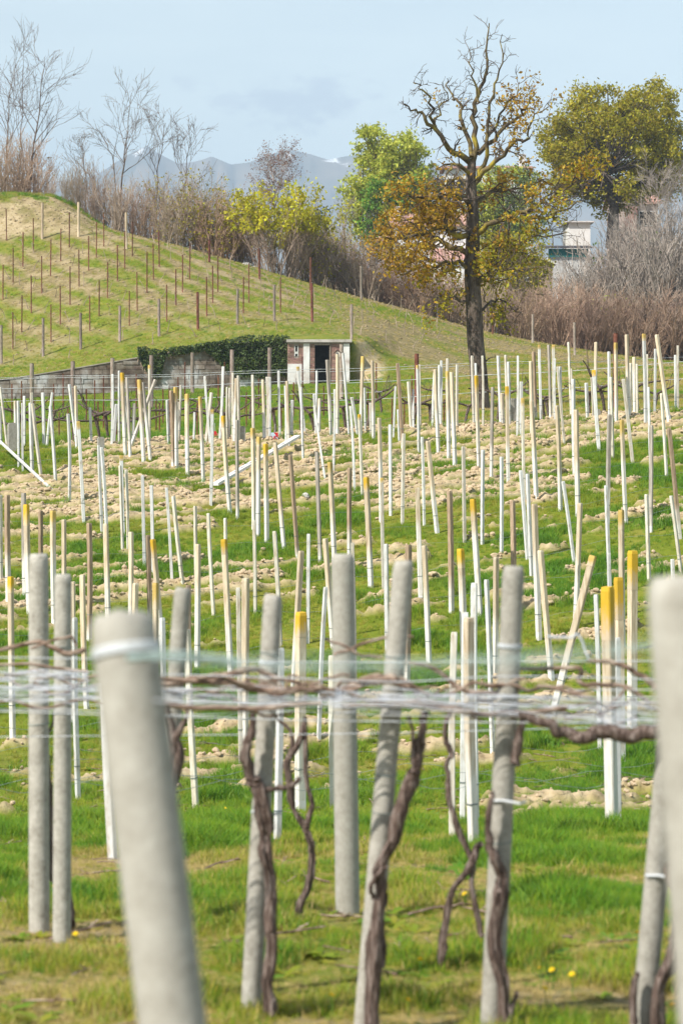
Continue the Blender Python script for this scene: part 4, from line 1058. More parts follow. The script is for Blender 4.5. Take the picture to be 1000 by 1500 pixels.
run([(98, 246, 'coppice', 'twig', None, 0, .8), (112, 229, 'whip', 'twig', None, 0, 1), (128, 249, 'coppice', 'twig', None, 0, .8), (143, 236, 'whip', 'twig', None, 0, 1.1), (158, 249, 'coppice', 'twig', 'leaf_olive', .06, .8), (173, 259, 'whip', 'twig', None, 0, 1), (188, 264, 'coppice', 'twigred', None, 0, .9), (203, 276, 'whip', 'twig', None, 0, 1.1),
     (217, 266, 'coppice', 'twigred', None, 0, .9), (232, 262, 'whip', 'twig', 'leaf_olive', .06, 1.1), (247, 270, 'coppice', 'twig', 'leaf_olive', .12, .9), (262, 254, 'whip', 'twig', 'leaf_olive', .16, 1.1), (277, 250, 'coppice', 'twig', 'leaf_olive', .20, .9), (292, 260, 'whip', 'twig', 'leaf_olive', .2, 1.1), (307, 268, 'coppice', 'twig', 'leaf_olive', .25, .9),
     (322, 285, 'brush', 'twigred', 'leaf_olive', .2, 1), (337, 300, 'brush', 'twigred', 'leaf_olive', .12, 1), (350, 312, 'whip', 'twigred', None, 0, 1), (366, 310, 'whip', 'twigred', None, 0, 1)], 'between mound and yellow bush', 161)
shrub('yellow_bush', 'large many-stemmed bush with yellow blossom at its top on the crest', 408, 158.6, 272, 'dome', 0, 'twig', 'leaf_yellow', .98, .13, .86, None, .46)
shrub('yellow_bush', 'smaller yellow-topped bush leaning on the right of the large yellow one', 437, 164, 308, 'dome', 1, 'twig', 'leaf_yellow', .9, .13, .8, None, .48)
run([(458, 335, 'brush', 'twig', 'leaf_olive', .12, 1), (472, 328, 'coppice', 'twig', 'leaf_olive', .12, .9), (488, 322, 'dome', 'twig', 'leaf_olive', .10, .7), (506, 330, 'coppice', 'twig', 'leaf_olive', .07, 1), (522, 345, 'dome', 'twigred', None, 0, .8), (538, 340, 'coppice', 'twig', None, 0, 1), (554, 352, 'dome', 'twigred', None, 0, .8), (570, 362, 'coppice', 'twig', None, 0, 1),
     (586, 372, 'brush', 'twigred', None, 0, 1.1), (602, 380, 'coppice', 'twigred', None, 0, 1), (618, 388, 'brush', 'twigred', None, 0, 1.1), (634, 380, 'coppice', 'twigred', None, 0, 1), (650, 392, 'brush', 'twigred', 'leaf_orange', .05, 1.1), (666, 395, 'coppice', 'twigred', None, 0, 1), (682, 400, 'brush', 'twigred', None, 0, 1.1), (712, 412, 'brush', 'twig', 'leaf_olive', .1, 1.1), (728, 402, 'coppice', 'twig', 'leaf_olive', .16, 1), (745, 420, 'brush', 'twigred', None, 0, 1.1)],
    'right of the yellow bushes', 160)
run([(766, 428, 'brush', 'twigred', None, 0, 1.2), (782, 418, 'dome', 'twigred', None, 0, .9), (800, 414, 'dome', 'twigred', None, 0, .9), (820, 408, 'dome', 'twigred', None, 0, 1), (840, 405, 'dome', 'twigred', None, 0, 1), (858, 415, 'dome', 'twigred', None, 0, 1), (876, 425, 'dome', 'twigred', None, 0, .9), (893, 432, 'brush', 'twigred', None, 0, 1.2), (908, 428, 'dome', 'twigred', None, 0, 1),
     (925, 425, 'brush', 'twig', 'leaf_lime', .03, 1.3), (942, 428, 'dome', 'twigred', None, 0, 1), (958, 420, 'brush', 'twig', None, 0, 1.3), (974, 424, 'dome', 'twigred', None, 0, 1), (990, 418, 'brush', 'twigred', None, 0, 1.3), (1006, 420, 'dome', 'twigred', None, 0, 1)], 'below the shed at the right', 160)
run([(868, 395, 'dome', 'twiggrey', None, 0, 1), (884, 372, 'dome', 'twiggrey', None, 0, 1), (900, 350, 'dome', 'twiggrey', None, 0, .9), (918, 338, 'dome', 'twiggrey', None, 0, .9), (936, 330, 'dome', 'twiggrey', 'leaf_mix', .03, .9), (955, 318, 'dome', 'twiggrey', None, 0, .9), (972, 305, 'dome', 'twiggrey', None, 0, .9), (990, 298, 'dome', 'twiggrey', None, 0, .9), (1008, 300, 'dome', 'twiggrey', None, 0, .9), (950, 375, 'dome', 'twig', 'leaf_mix', .04, 1), (985, 370, 'dome', 'twig', None, 0, 1)],
    'below the pink-roofed house', 182)
# ------------------------------------------------------------------ poles on the hill
def pole(name, label, cat, base, top, r, m, n=6, group=None, cap=None, square=False, rz=.6, wob=0.0):
    """a round or square post from base to top, sunk into the ground, with an uneven sawn head"""
    d = top - base; Lh = d.length; dn = d / Lh
    o = np.array(base); P = [base - dn * .25, base + dn * (Lh * .5) + Vector((wob, 0, 0)), top]
    b_ = MB(); pts = np.array([tuple(p) for p in P]) - o
    pts = np.insert(pts, 2, pts[1] * .03 + pts[2] * .97, axis=0)
    b_.tube(pts, (r * 1.02, r, r * .98, r * .86), n)
    ob_ = b_.build(name, m, None, base, smooth=n > 5)
    return tag(ob_, label, cat, group)
R3 = [(30, 135, 272, 0), (145, 175, 318, 0), (100, 235, 383, 0), (58, 303, 457, 0), (14, 375, 527, 0), (183, 108, 265, 1), (300, 150, 300, 0), (263, 220, 360, 0), (219, 267, 425, 0), (181, 338, 500, 0), (136, 422, 585, 0),
      (95, 507, 667, 0), (57, 580, 740, 0), (7, 635, 805, 2), (339, 105, 255, 1), (448, 150, 297, 0), (416, 190, 345, 0), (383, 252, 402, 0), (342, 310, 470, 0), (303, 383, 550, 0), (261, 467, 633, 0), (221, 547, 710, 0), (187, 605, 770, 2),
      (349, 582, 740, 2), (545, 150, 308, 1), (538, 230, 395, 0), (571, 190, 342, 0), (507, 290, 448, 0), (464, 365, 520, 0), (428, 443, 598, 0), (388, 513, 662, 0), (517, 552, 710, 2), (687, 228, 385, 0), (662, 285, 440, 0), (634, 322, 497, 0),
      (592, 407, 575, 0), (558, 488, 640, 0), (686, 522, 683, 2), (817, 285, 440, 0), (787, 333, 495, 0), (759, 395, 552, 0), (719, 462, 622, 0), (853, 493, 655, 3), (902, 267, 365, 3), (939, 340, 493, 0), (917, 380, 540, 0), (891, 428, 597, 0)]
R4 = [(148, 305, 440, 3), (102, 370, 540, 0), (78, 430, 585, 0), (52, 480, 630, 2), (367, 343, 490, 3), (238, 430, 585, 0), (211, 462, 620, 2), (374, 455, 622, 3), (585, 380, 530, 2), (543, 545, 705, 2), (137, 320, 392, 4), (390, 385, 462, 4), (647, 450, 532, 4), (790, 440, 570, 3), (912, 520, 602, 4), (967, 510, 617, 3)]
R5 = [(352, 765, 892, 2), (533, 800, 942, 2), (180, 765, 852, 3), (195, 800, 842, 4)]
HP = [(x / 2.941, 260 + a / 2.941, 260 + b_ / 2.941, k) for x, a, b_, k in R3] + [(330 + x / 2.941, 260 + a / 2.941, 260 + b_ / 2.941, k) for x, a, b_, k in R4] + [(660 + x / 2.941, 200 + a / 2.941, 200 + b_ / 2.941, k) for x, a, b_, k in R5]
kinds = {0: ('rusty_pole', 'thin rusty steel vineyard pole', .034, 'rust', 'rusty poles on the hill', 'thin rusty pole', 'pole'), 1: ('wooden_post', 'stout tan wooden post', .07, 'plainwood', 'tan posts below the mound', 'tan post', 'post'),
         2: ('wooden_post', 'thick dark weathered wooden post', .066, 'oldpost', 'dark posts on the hill', 'dark post', 'post'), 3: ('rusty_post', 'thick rust-brown post', .062, 'rust', 'rust-brown posts on the hill', 'rust-brown post', 'post'),
         4: ('white_marker', 'thin white marker stake', .035, 'white', 'white markers along the crest', 'white marker', 'stake')}
for k, (nm, lab, r, m, grp, short, cat) in kinds.items():
    L_ = sorted([h for h in HP if h[3] == k])
    for i, (x, a, b_, _) in enumerate(L_):
        B = at(x, b_, 131.5, 161); T = pz(x + rng.normal() * .4, a, B.y)
        pole(nm, f'{lab} on the hill, {nth(i + 1)} such one from the left', cat, B, T, r, M[m], 8 if k else 6, grp)
# vineyard wires strung from pole to pole up there, and the little bare vine shoots between
def wire_pts(A, B, n=8, sag=.05):
    return np.array([(A[0] + (B[0] - A[0]) * t, A[1] + (B[1] - A[1]) * t, A[2] + (B[2] - A[2]) * t - sag * 4 * t * (1 - t)) for t in np.linspace(0, 1, n)])
g = np.random.default_rng(5)
sv = []
for v in range(5):
    b_ = MB(); P, d = wander((0, 0, -.05), (g.normal() * .1, g.normal() * .1, 1), .55 + .25 * g.random(), 5, .13, g)
    b_.tube(P, np.linspace(.022, .012, 6), 4)
    for q_ in range(2): 
        U, _ = wander(P[4], d + g.normal(size=3) * .8, .18, 2, .2, g); b_.tube(U, .009, 3)
    sv.append(b_.mesh('vine_shoot', [M['twig']]))
n_ = 0; vrow = {}
for row in range(-8, 12):
    for k in range(26):
        ph = 129.8 + row * 2.75
        Y = 134 + k * 1.05; X = (ph - Y) / 1.4 + g.normal() * .05
        px = 500 + F * X / Y
        if px < 5 or px > 640 or Y > 157 or n_ >= 170 or g.random() < .35: continue
        if Y > 154.5 and px < 160: continue
        o = link('young_vine', sv[n_ % 5], None, (X, Y, gz(X, Y))); o.rotation_euler = (0, 0, g.random() * 6); o.scale = (1, 1, .8 + .5 * g.random())
        vrow[row] = vrow.get(row, 0) + 1; tag(o, f'short bare vine shoot on the hill, {nth(vrow[row])} in the {nth(row + 9)} slanting row', 'vine', 'young vine shoots on the hill'); n_ += 1

# grey posts of the old vineyard in front of the wall
for i, (x, a, b_, k) in enumerate([(47, 532, 604, 'oldpost'), (107, 529, 602, 'oldpost'), (165, 524, 600, 'oldpost'), (222, 520, 598, 'oldpost'), (282, 516, 577, 'oldpost'), (340, 512, 592, 'oldpost'), (395, 509, 590, 'oldpost'), (500, 504, 586, 'oldpost'), (610, 518, 600, 'rust'), (901, 488, 600, 'rust')]):
    B = at(x, b_, 66, 129); T = pz(x, a, B.y)
    pole('vineyard_post', f'{"weathered grey" if k == "oldpost" else "rusty brown"} round post {"in front of the wall" if x < 300 else "in front of the ivy" if x < 420 else "by the hut" if x < 520 else "right of the hut" if x < 700 else "far right"}, {nth(i + 1)} from left', 'post', B, T, .055 * (B.y / 100) ** .3 * 1.35, M[k], 8, 'posts of the old vineyard below the wall')
# thin poles and old vines on the flat behind the crest
thin = [(18, 562, 616), (32, 558, 640), (50, 585, 606), (79, 562, 612), (87, 603, 640), (93, 548, 598), (100, 598, 628), (127, 570, 622), (139, 557, 606), (152, 550, 595), (144, 588, 630), (152, 590, 628), (171, 600, 640), (200, 548, 600), (229, 585, 630), (234, 590, 632), (239, 570, 622), (248, 565, 612), (261, 552, 600), (271, 530, 582),
        (289, 590, 640), (320, 549, 600), (329, 530, 585), (361, 575, 627), (379, 555, 598), (402, 600, 640), (412, 590, 630), (430, 560, 612), (474, 565, 612), (443, 522, 570), (551, 532, 586), (539, 572, 622), (574, 580, 625), (603, 550, 604), (592, 588, 630), (650, 585, 625), (870, 580, 620)]
for i, (x, a, b_) in enumerate(thin):
    B = at(x, b_, 67.5, 128); T = pz(x, a, B.y)
    pole('thin_pole', f'thin dark pole on the grass behind the stakes, {nth(i + 1)} from left', 'pole', B, T, .02 * (B.y / 80), M['rust'], 5, 'thin poles of the old vineyard')
ov = []
for v in range(5):
    g = np.random.default_rng(90 + v); b_ = MB()
    P, _ = wander((0, 0, -.1), (g.normal() * .12, 0, 1), .62 + .12 * g.random(), 5, .12, g); b_.tube(P, (.055, .05, .043, .045, .05, .045), 6)
    for s in (-1, 1):
        Q, dq = wander(P[-1], (s, g.normal() * .1, .25), .75 + .3 * g.random(), 6, .16, g, -.03); b_.tube(Q, np.linspace(.036, .014, 7), 5)
        for q_ in range(3):
            U, _ = wander(Q[2 + q_], (s * .3, 0, 1 + g.normal() * .4), .22 + .3 * g.random(), 3, .2, g); b_.tube(U, np.linspace(.012, .007, 4), 3)
    ov.append(b_.mesh('old_vine', [M['bark']], True))
for i, (x, b_) in enumerate([(8, 664), (24, 655), (58, 650), (80, 656), (108, 654), (148, 650), (160, 652), (176, 648), (205, 646), (250, 644), (300, 644), (322, 642), (352, 650), (406, 640), (440, 636), (462, 640), (507, 640), (535, 640), (604, 628), (630, 630), (680, 622), (727, 622), (800, 617), (804, 612), (862, 615), (886, 612), (935, 608), (955, 603), (75, 626), (190, 622), (285, 618), (365, 614), (470, 608), (560, 606), (640, 604)]):
    B = at(x, b_, 66.3, 120)
    o = link('old_vine', ov[i % 5], None, B); o.scale = (.8, .8, .85 + .1 * ((i * 3) % 4)); o.rotation_euler = (0, 0, .25 + (3.1 if i % 2 else 0))
    tag(o, f'dark gnarled old vine just behind the crest, {nth(i + 1)} from the left', 'vine', 'old vines behind the crest')
def wire(label, pts, r=.003, m='wire', group='trellis wires', n=3):
    b_ = MB(); o = np.array(pts[0]); b_.tube(np.array(pts) - o, r, n, cap=False)
    return tag(b_.build('trellis_wire', M[m], None, tuple(o)), label, 'wire', group)
for i, (pxs, Zw, hh) in enumerate([((-60, 560), 74, 1.28), ((-60, 560), 74, .95), ((480, 1060), 73, 1.22), ((480, 1060), 73, .78), ((-60, 1060), 90, 1.3), ((-60, 800), 100, 1.2)]):
    xs = np.linspace(pxs[0], pxs[1], 30); P = []
    for x in xs:
        X = X_(x, Zw); P.append((X, Zw + .05 * X, float(base_h(np.array([X]), np.array([Zw]))[0]) + hh + .02 * math.sin(x * .02)))
    wire(['upper wire over the old vines at the left, below the wall', 'lower wire over the old vines at the left, below the wall', 'upper wire running right from the hut past the oak trunk', 'lower wire running right from the hut past the oak trunk', 'far wire crossing the whole flat behind the crest', 'farthest wire across the grass near the wall'][i], P, .0075)
# short concrete posts, sign, tag, birdhouse
for i, (x, a, b_, w) in enumerate([(18, 619, 661, .09), (148, 640, 662, .07), (751, 588, 626, .075), (355, 633, 652, .06), (875, 604, 618, .05)]):
    B = at(x, b_, 62, 90); h = (b_ - a) / F * B.y
    bb = MB(); bb.box((-w, -w, -.3), (w, w, h - .03), 0, .3); bb.box((-w * .8, -w * .8, h - .03), (w * .8, w * .8, h), 0, .3)
    tag(bb.build('concrete_post', M['concrete'], None, B), f'short squat grey concrete post on the crest, {nth([18, 148, 355, 751, 875].index(x) + 1)} from the left', 'post', 'squat concrete posts')
def glyph(b_, ch, x, y, z, h, th=.008):
    S = {'U': [((0, 1), (0, .2)), ((0, .2), (.15, 0)), ((.15, 0), (.45, 0)), ((.45, 0), (.6, .2)), ((.6, .2), (.6, 1))], 'S': [((.6, .85), (.45, 1)), ((.45, 1), (.12, 1)), ((.12, 1), (0, .75)), ((0, .75), (.1, .55)), ((.1, .55), (.5, .45)), ((.5, .45), (.6, .25)), ((.6, .25), (.48, 0)), ((.48, 0), (.12, 0)), ((.12, 0), (0, .15))],
         'C': [((.6, .8), (.45, 1)), ((.45, 1), (.15, 1)), ((.15, 1), (0, .75)), ((0, .75), (0, .25)), ((0, .25), (.15, 0)), ((.15, 0), (.45, 0)), ((.45, 0), (.6, .2))]}
    for (a, b2), (c, d) in S[ch]:
        b_.tube([(x + a * h, y, z + b2 * h), (x + c * h, y, z + d * h)], h * .09, 4)
Zs = at(402, 648, 64, 80).y
M['signred'] = mat('sign_red', [(0.50, 0.02, 0.03), (0.62, 0.04, 0.05)], 4, bump=0); M['signblue'] = mat('sign_blue', [(0.42, 0.55, 0.66), (0.55, 0.66, 0.74)], 4, bump=0)
c0 = pz(402, 640, Zs)
sg = empty('hanging_sign', c0, 'small pale sign with red letters and corner on the vine wire below the hut', 'sign')
w_ = 5.2 / F * Zs; h_ = 6.3 / F * Zs
b_ = MB(); b_.box((-w_, -.006, -h_), (w_, .006, h_)); b_.build('board', M['signblue'], sg)
b_ = MB(); b_.add([(-w_ * .2, -.0095, h_), (w_, -.0095, h_), (w_, -.0095, -h_ * .3), (-w_ * .2, -.0065, h_), (w_, -.0065, h_), (w_, -.0065, -h_ * .3)], [(0, 2, 1), (3, 4, 5), (0, 1, 4, 3), (1, 2, 5, 4), (2, 0, 3, 5)]); b_.build('red_corner', M['signred'], sg)
b_ = MB(); glyph(b_, 'U', -w_ * .8, -.014, -h_ * .72, h_ * .95); tag(b_.build('letter', M['signred'], sg), 'letter U'); b_ = MB(); glyph(b_, 'S', w_ * .0, -.014, -h_ * .72, h_ * .95); tag(b_.build('letter', M['signred'], sg), 'letter S')
b_ = MB(); b_.tube([(0, 0, h_), (0.02, 0, h_ + .2)], .004, 4); b_.build('hanger', M['wire'], sg)
c0 = pz(315, 639, at(315, 648, 64, 80).y)
tg = empty('red_tag', c0, 'small red and white tag hanging from the vine row under the ivy', 'tag')
b_ = MB(); b_.add([(-.02, -.006, .12), (.03, -.006, .11), (.09, -.006, -.12), (-.05, -.006, -.10), (-.02, .006, .12), (.03, .006, .11), (.09, .006, -.12), (-.05, .006, -.10)], [(0, 3, 2, 1), (4, 5, 6, 7), (0, 1, 5, 4), (1, 2, 6, 5), (2, 3, 7, 6), (3, 0, 4, 7)]); b_.build('plate', M['signred'], tg)
b_ = MB(); b_.box((-.03, -.012, -.04), (.03, -.008, -.015)); b_.build('white_stripe', M['white'], tg)
b_ = MB(); b_.tube([(0, 0, .1), (0, 0, .3)], .004, 4); b_.build('hanger', M['wire'], tg)
Zb = at(494, 640, 62, 70).y
c0 = pz(494.5, 523, Zb + .03)
bh = empty('birdhouse', c0, 'little dark-roofed birdhouse on top of a pale stake in front of the hut', 'birdhouse')
b_ = MB(); b_.add([(-.05, -.06, 0), (.05, -.06, 0), (.05, -.06, .09), (0, -.06, .14), (-.05, -.06, .09), (-.05, .06, 0), (.05, .06, 0), (.05, .06, .09), (0, .06, .14), (-.05, .06, .09)], [(0, 1, 2, 3, 4), (9, 8, 7, 6, 5), (0, 5, 6, 1), (1, 6, 7, 2), (4, 9, 5, 0)]); b_.build('box', M['greywood'], bh)
b_ = MB()
for s in (-1, 1): b_.add([(0, -.08, .155), (s * .085, -.08, .075), (s * .085, .08, .075), (0, .08, .155), (0, -.08, .175), (s * .095, -.08, .085), (s * .095, .08, .085), (0, .08, .175)], [(0, 1, 2, 3), (4, 5, 6, 7), (0, 1, 5, 4), (1, 2, 6, 5), (2, 3, 7, 6)])
b_.build('roof', M['dark'], bh)
b_ = MB(); b_.tube([(0, -.064, .07), (0, -.058, .07)], .02, 8); b_.build('entrance_hole', M['dark'], bh)

# pale rocks on the crest
g = np.random.default_rng(77)
def rock_mesh(name, seed, m):
    g = np.random.default_rng(seed)
    import bmesh
    bmx = bmesh.new(); bmesh.ops.create_icosphere(bmx, subdivisions=2, radius=1.0)
    for v in bmx.verts:
        d = v.co.normalized(); k = 1 + .45 * (float(vn(np.array([d.x * 1.7 + seed]), np.array([d.y * 1.7 + d.z * 1.3]), seed)[0]) - .5) + .25 * (float(vn(np.array([d.x * 4 + seed]), np.array([d.z * 4 + d.y]), seed + 1)[0]) - .5)
        v.co = d * k
    me = bpy.data.meshes.new(name); bmx.to_mesh(me); bmx.free(); me.materials.append(m); return me
rk = [rock_mesh('rock', s, M['stone']) for s in (1, 2, 3)]
for i, (x, y, s, lab) in enumerate([(359, 384, .22, 'pale round rock on the crest left of the yellow bush, left one of three'), (364, 386, .26, 'larger pale rock on the crest left of the yellow bush, in the middle'), (370, 388, .20, 'greyer rock on the crest nearest the yellow bush'), (438, 407, .2, 'small pale rock at the foot of the yellow bush'), (448, 736, .075, 'white stone lying in the grass among the middle stakes'), (198, 660, .07, 'pale stone at the top edge of the dug soil')]):
    B = at(x, y); o = link('rock', rk[i % 3], None, B + Vector((0, 0, s * .4))); o.scale = (s * 1.2, s, s * .75); o.rotation_euler = (0, 0, i * 1.3); tag(o, lab, 'rock', 'loose pale rocks')

# ------------------------------------------------------------------ the stakes of the young vineyard (top x, top y, base x, base y, kind)
S = [(1, 567, 11, 655, 'W'), (0, 595, 2, 655, 'W'), (23, 587, 24, 657, 'N'), (27, 587, 28, 685, 'W'), (33, 590, 34, 691, 'W'), (36, 580, 36, 655, 'W'), (47, 575, 48, 655, 'W'), (45, 590, 48, 698, 'W'), (48, 591, 61, 700, 'W'), (63, 575, 65, 654, 'W'), (77, 575, 69, 655, 'W'), (74, 595, 82, 707, 'W'), (102, 563, 113, 655, 'W'), (111, 565, 113, 657, 'N'),
 (100, 606, 102, 737, 'W'), (115, 617, 123, 767, 'w'), (132, 597, 134, 655, 'W'), (145, 652, 150, 782, 'W'), (149, 655, 157, 787, 'W'), (165, 548, 164, 658, 'W'), (171, 592, 166, 655, 'W'), (175, 543, 175, 655, 'W'), (179, 546, 184, 668, 'Y'), (186, 553, 191, 675, 'G'), (184, 580, 190, 655, 'W'), (197, 591, 195, 655, 'N'), (204, 556, 211, 679, 'Y'),
 (209, 560, 221, 679, 'G'), (228, 556, 192, 658, 'G'), (219, 535, 219, 655, 'w'), (245, 586, 247, 655, 'W'), (178, 667, 181, 786, 'w'), (176, 682, 180, 810, 'W'), (185, 688, 188, 808, 'W'), (209, 696, 212, 835, 'W'), (222, 711, 225, 846, 'W'), (244, 714, 252, 857, 'W'), (1, 725, 2, 861, 'W'), (11, 725, 13, 893, 'B'), (35, 722, 37, 880, 'G'), (39, 739, 44, 900, 'Y'),
 (60, 748, 60, 905, 'B'), (78, 748, 80, 922, 'Y'), (94, 761, 94, 900, 'N'), (131, 766, 131, 940, 'B'), (155, 767, 159, 925, 'N'), (192, 779, 191, 945, 'N'), (217, 784, 220, 940, 'B'), (224, 790, 239, 962, 'Y'), (121, 842, 127, 1040, 'N'), (199, 854, 199, 1040, 'N'), (228, 854, 227, 1065, 'Y'), (16, 845, 19, 1096, 'Y'), (106, 852, 106, 1060, 'N'), (110, 905, 115, 1170, 'W'),
 (238, 905, 243, 1180, 'W'), (152, 1000, 165, 1258, 'W'),
 (251, 572, 254, 690, 'B'), (257, 567, 259, 691, 'Y'), (265, 564, 262, 653, 'W'), (261, 589, 261, 653, 'W'), (274, 577, 275, 700, 'Y'), (285, 604, 284, 652, 'W'), (293, 581, 298, 710, 'Y'), (300, 551, 308, 655, 'W'), (310, 575, 302, 653, 'W'), (311, 600, 309, 742, 'w'), (327, 609, 337, 755, 'Y'), (327, 537, 322, 650, 'W'), (333, 567, 333, 652, 'W'), (337, 568, 336, 651, 'W'),
 (341, 546, 341, 653, 'W'), (349, 550, 350, 653, 'W'), (346, 554, 343, 653, 'N'), (347, 615, 348, 761, 'G'), (370, 549, 371, 655, 'W'), (370, 627, 372, 776, 'Y'), (372, 762, 374, 904, 'W'), (379, 640, 378, 786, 'Y'), (389, 650, 391, 796, 'Y'), (403, 648, 416, 805, 'N'), (425, 666, 436, 817, 'B'), (385, 556, 387, 648, 'N'), (391, 552, 391, 646, 'W'), (395, 552, 395, 646, 'W'),
 (408, 543, 410, 645, 'W'), (420, 558, 423, 660, 'N'), (418, 565, 419, 660, 'W'), (428, 586, 427, 643, 'W'), (436, 537, 446, 643, 'w'), (441, 567, 444, 675, 'W'), (464, 543, 462, 640, 'W'), (460, 577, 463, 642, 'W'), (460, 594, 476, 705, 'W'), (464, 662, 469, 825, 'G'), (468, 584, 467, 640, 'N'), (479, 527, 485, 640, 'G'), (494, 519, 494, 640, 'N'), (502, 517, 511, 638, 'W'),
 (490, 570, 488, 700, 'W'), (483, 677, 490, 830, 'Y'), (254, 727, 267, 861, 'W'), (286, 741, 288, 882, 'W'), (290, 797, 289, 978, 'N'), (305, 752, 313, 901, 'W'), (330, 759, 331, 880, 'W'), (328, 790, 338, 990, 'Y'), (349, 861, 353, 1127, 'W'), (360, 847, 358, 1110, 'N'), (402, 778, 411, 950, 'W'), (441, 807, 430, 1012, 'N'), (452, 782, 451, 942, 'W'), (476, 789, 488, 950, 'N'),
 (477, 860, 467, 1092, 'W'), (441, 897, 440, 1190, 'Q'), (411, 949, 406, 1240, 'W'), (274, 922, 287, 1184, 'W'), (276, 857, 278, 1010, 'B'), (516, 795, 520, 1000, 'W'), (485, 960, 487, 1188, 'W'),
 (513, 595, 519, 724, 'W'), (515, 582, 524, 638, 'W'), (531, 522, 528, 638, 'Y'), (526, 607, 531, 733, 'w'), (534, 568, 535, 637, 'W'), (545, 528, 547, 647, 'N'), (542, 590, 543, 640, 'W'), (555, 612, 558, 765, 'N'), (571, 622, 572, 756, 'W'), (582, 532, 590, 658, 'B'), (591, 635, 589, 769, 'W'), (579, 566, 576, 640, 'W'), (583, 600, 585, 652, 'W'), (598, 559, 602, 632, 'W'),
 (605, 570, 605, 632, 'W'), (611, 535, 613, 664, 'w'), (614, 534, 615, 630, 'W'), (618, 640, 621, 771, 'W'), (626, 646, 640, 781, 'N'), (637, 541, 642, 669, 'N'), (636, 545, 633, 631, 'W'), (646, 528, 645, 631, 'W'), (643, 535, 643, 631, 'W'), (655, 544, 657, 680, 'Y'), (655, 525, 655, 630, 'W'), (661, 545, 666, 689, 'N'), (669, 534, 669, 630, 'W'), (678, 654, 680, 795, 'W'),
 (691, 521, 694, 629, 'W'), (696, 532, 697, 622, 'W'), (697, 550, 701, 695, 'Y'), (706, 521, 707, 632, 'W'), (707, 659, 706, 799, 'W'), (721, 567, 719, 709, 'G'), (729, 521, 733, 628, 'W'), (740, 520, 743, 628, 'W'), (744, 530, 746, 628, 'W'), (735, 576, 736, 628, 'N'), (742, 566, 744, 710, 'Y'), (734, 669, 734, 815, 'W'), (512, 685, 512, 838, 'B'), (536, 699, 543, 861, 'Y'),
 (559, 700, 562, 868, 'w'), (565, 797, 567, 955, 'W'), (598, 798, 595, 1022, 'B'), (611, 714, 616, 885, 'N'), (621, 799, 628, 969, 'N'), (658, 719, 661, 898, 'B'), (692, 731, 703, 911, 'Y'), (674, 804, 680, 1010, 'Y'), (694, 854, 697, 1213, 'W'), (665, 926, 662, 1232, 'W'), (682, 897, 677, 1208, 'W'), (686, 905, 694, 1250, 'N'), (712, 849, 721, 1107, 'W'), (726, 816, 724, 1003, 'N'),
 (750, 733, 752, 900, 'B'), (758, 521, 757, 640, 'W'), (763, 559, 763, 640, 'W'), (765, 583, 767, 738, 'w'), (762, 689, 772, 821, 'W'), (777, 529, 779, 640, 'N'), (781, 515, 784, 622, 'B'), (778, 586, 785, 738, 'N'), (789, 505, 792, 622, 'w'), (803, 505, 806, 621, 'G'), (810, 505, 811, 621, 'w'), (812, 525, 813, 625, 'W'), (815, 594, 820, 750, 'N'), (816, 537, 826, 652, 'W'),
 (820, 537, 822, 620, 'W'), (832, 501, 836, 616, 'W'), (836, 540, 838, 616, 'W'), (839, 555, 841, 700, 'W'), (843, 600, 846, 757, 'N'), (872, 501, 871, 615, 'N'), (858, 561, 860, 616, 'W'), (866, 553, 869, 618, 'W'), (869, 542, 877, 665, 'w'), (891, 515, 892, 620, 'W'), (894, 552, 897, 675, 'W'), (901, 502, 902, 619, 'Y'), (892, 607, 889, 768, 'G'), (912, 555, 926, 678, 'W'),
 (917, 490, 920, 615, 'N'), (923, 532, 922, 612, 'W'), (928, 523, 929, 610, 'N'), (932, 533, 933, 610, 'W'), (942, 489, 945, 623, 'w'), (947, 519, 947, 610, 'W'), (949, 567, 952, 692, 'W'), (910, 615, 916, 768, 'Y'), (953, 623, 952, 781, 'G'), (959, 511, 958, 608, 'W'), (961, 490, 979, 625, 'N'), (968, 576, 976, 706, 'W'), (979, 627, 995, 790, 'B'), (988, 520, 989, 605, 'W'),
 (992, 506, 992, 602, 'W'), (772, 694, 778, 845, 'W'), (782, 738, 789, 938, 'N'), (791, 806, 807, 1003, 'N'), (824, 705, 841, 831, 'W'), (849, 737, 842, 920, 'N'), (868, 814, 810, 1058, 'D'), (887, 711, 893, 872, 'W'), (891, 810, 894, 935, 'W'), (909, 747, 911, 957, 'Y'), (946, 724, 950, 851, 'W'), (982, 726, 997, 842, 'W'), (926, 807, 925, 1072, 'Q'), (872, 871, 878, 1102, 'W'),
 (889, 860, 896, 1222, 'Q'), (905, 846, 909, 1120, 'Q'), (904, 934, 905, 1216, 'W'), (984, 819, 986, 910, 'W')]
SK = {'W': ('white stake', 'white', 'white', None), 'w': ('white yellow-tipped stake', 'white', 'white', 'tip'), 'N': ('pale wooden stake', 'wood', 'foot', None), 'Y': ('wooden yellow-tipped stake', 'wood', 'foot', 'tip'),
      'Q': ('thick yellow-topped stake', 'wood', 'foot', 'tip'), 'G': ('grey stake', 'greywood', 'foot', None), 'B': ('brown stake', 'brownwood', 'foot', None), 'D': ('slanting wooden stake', 'wood', 'foot', 'tip')}
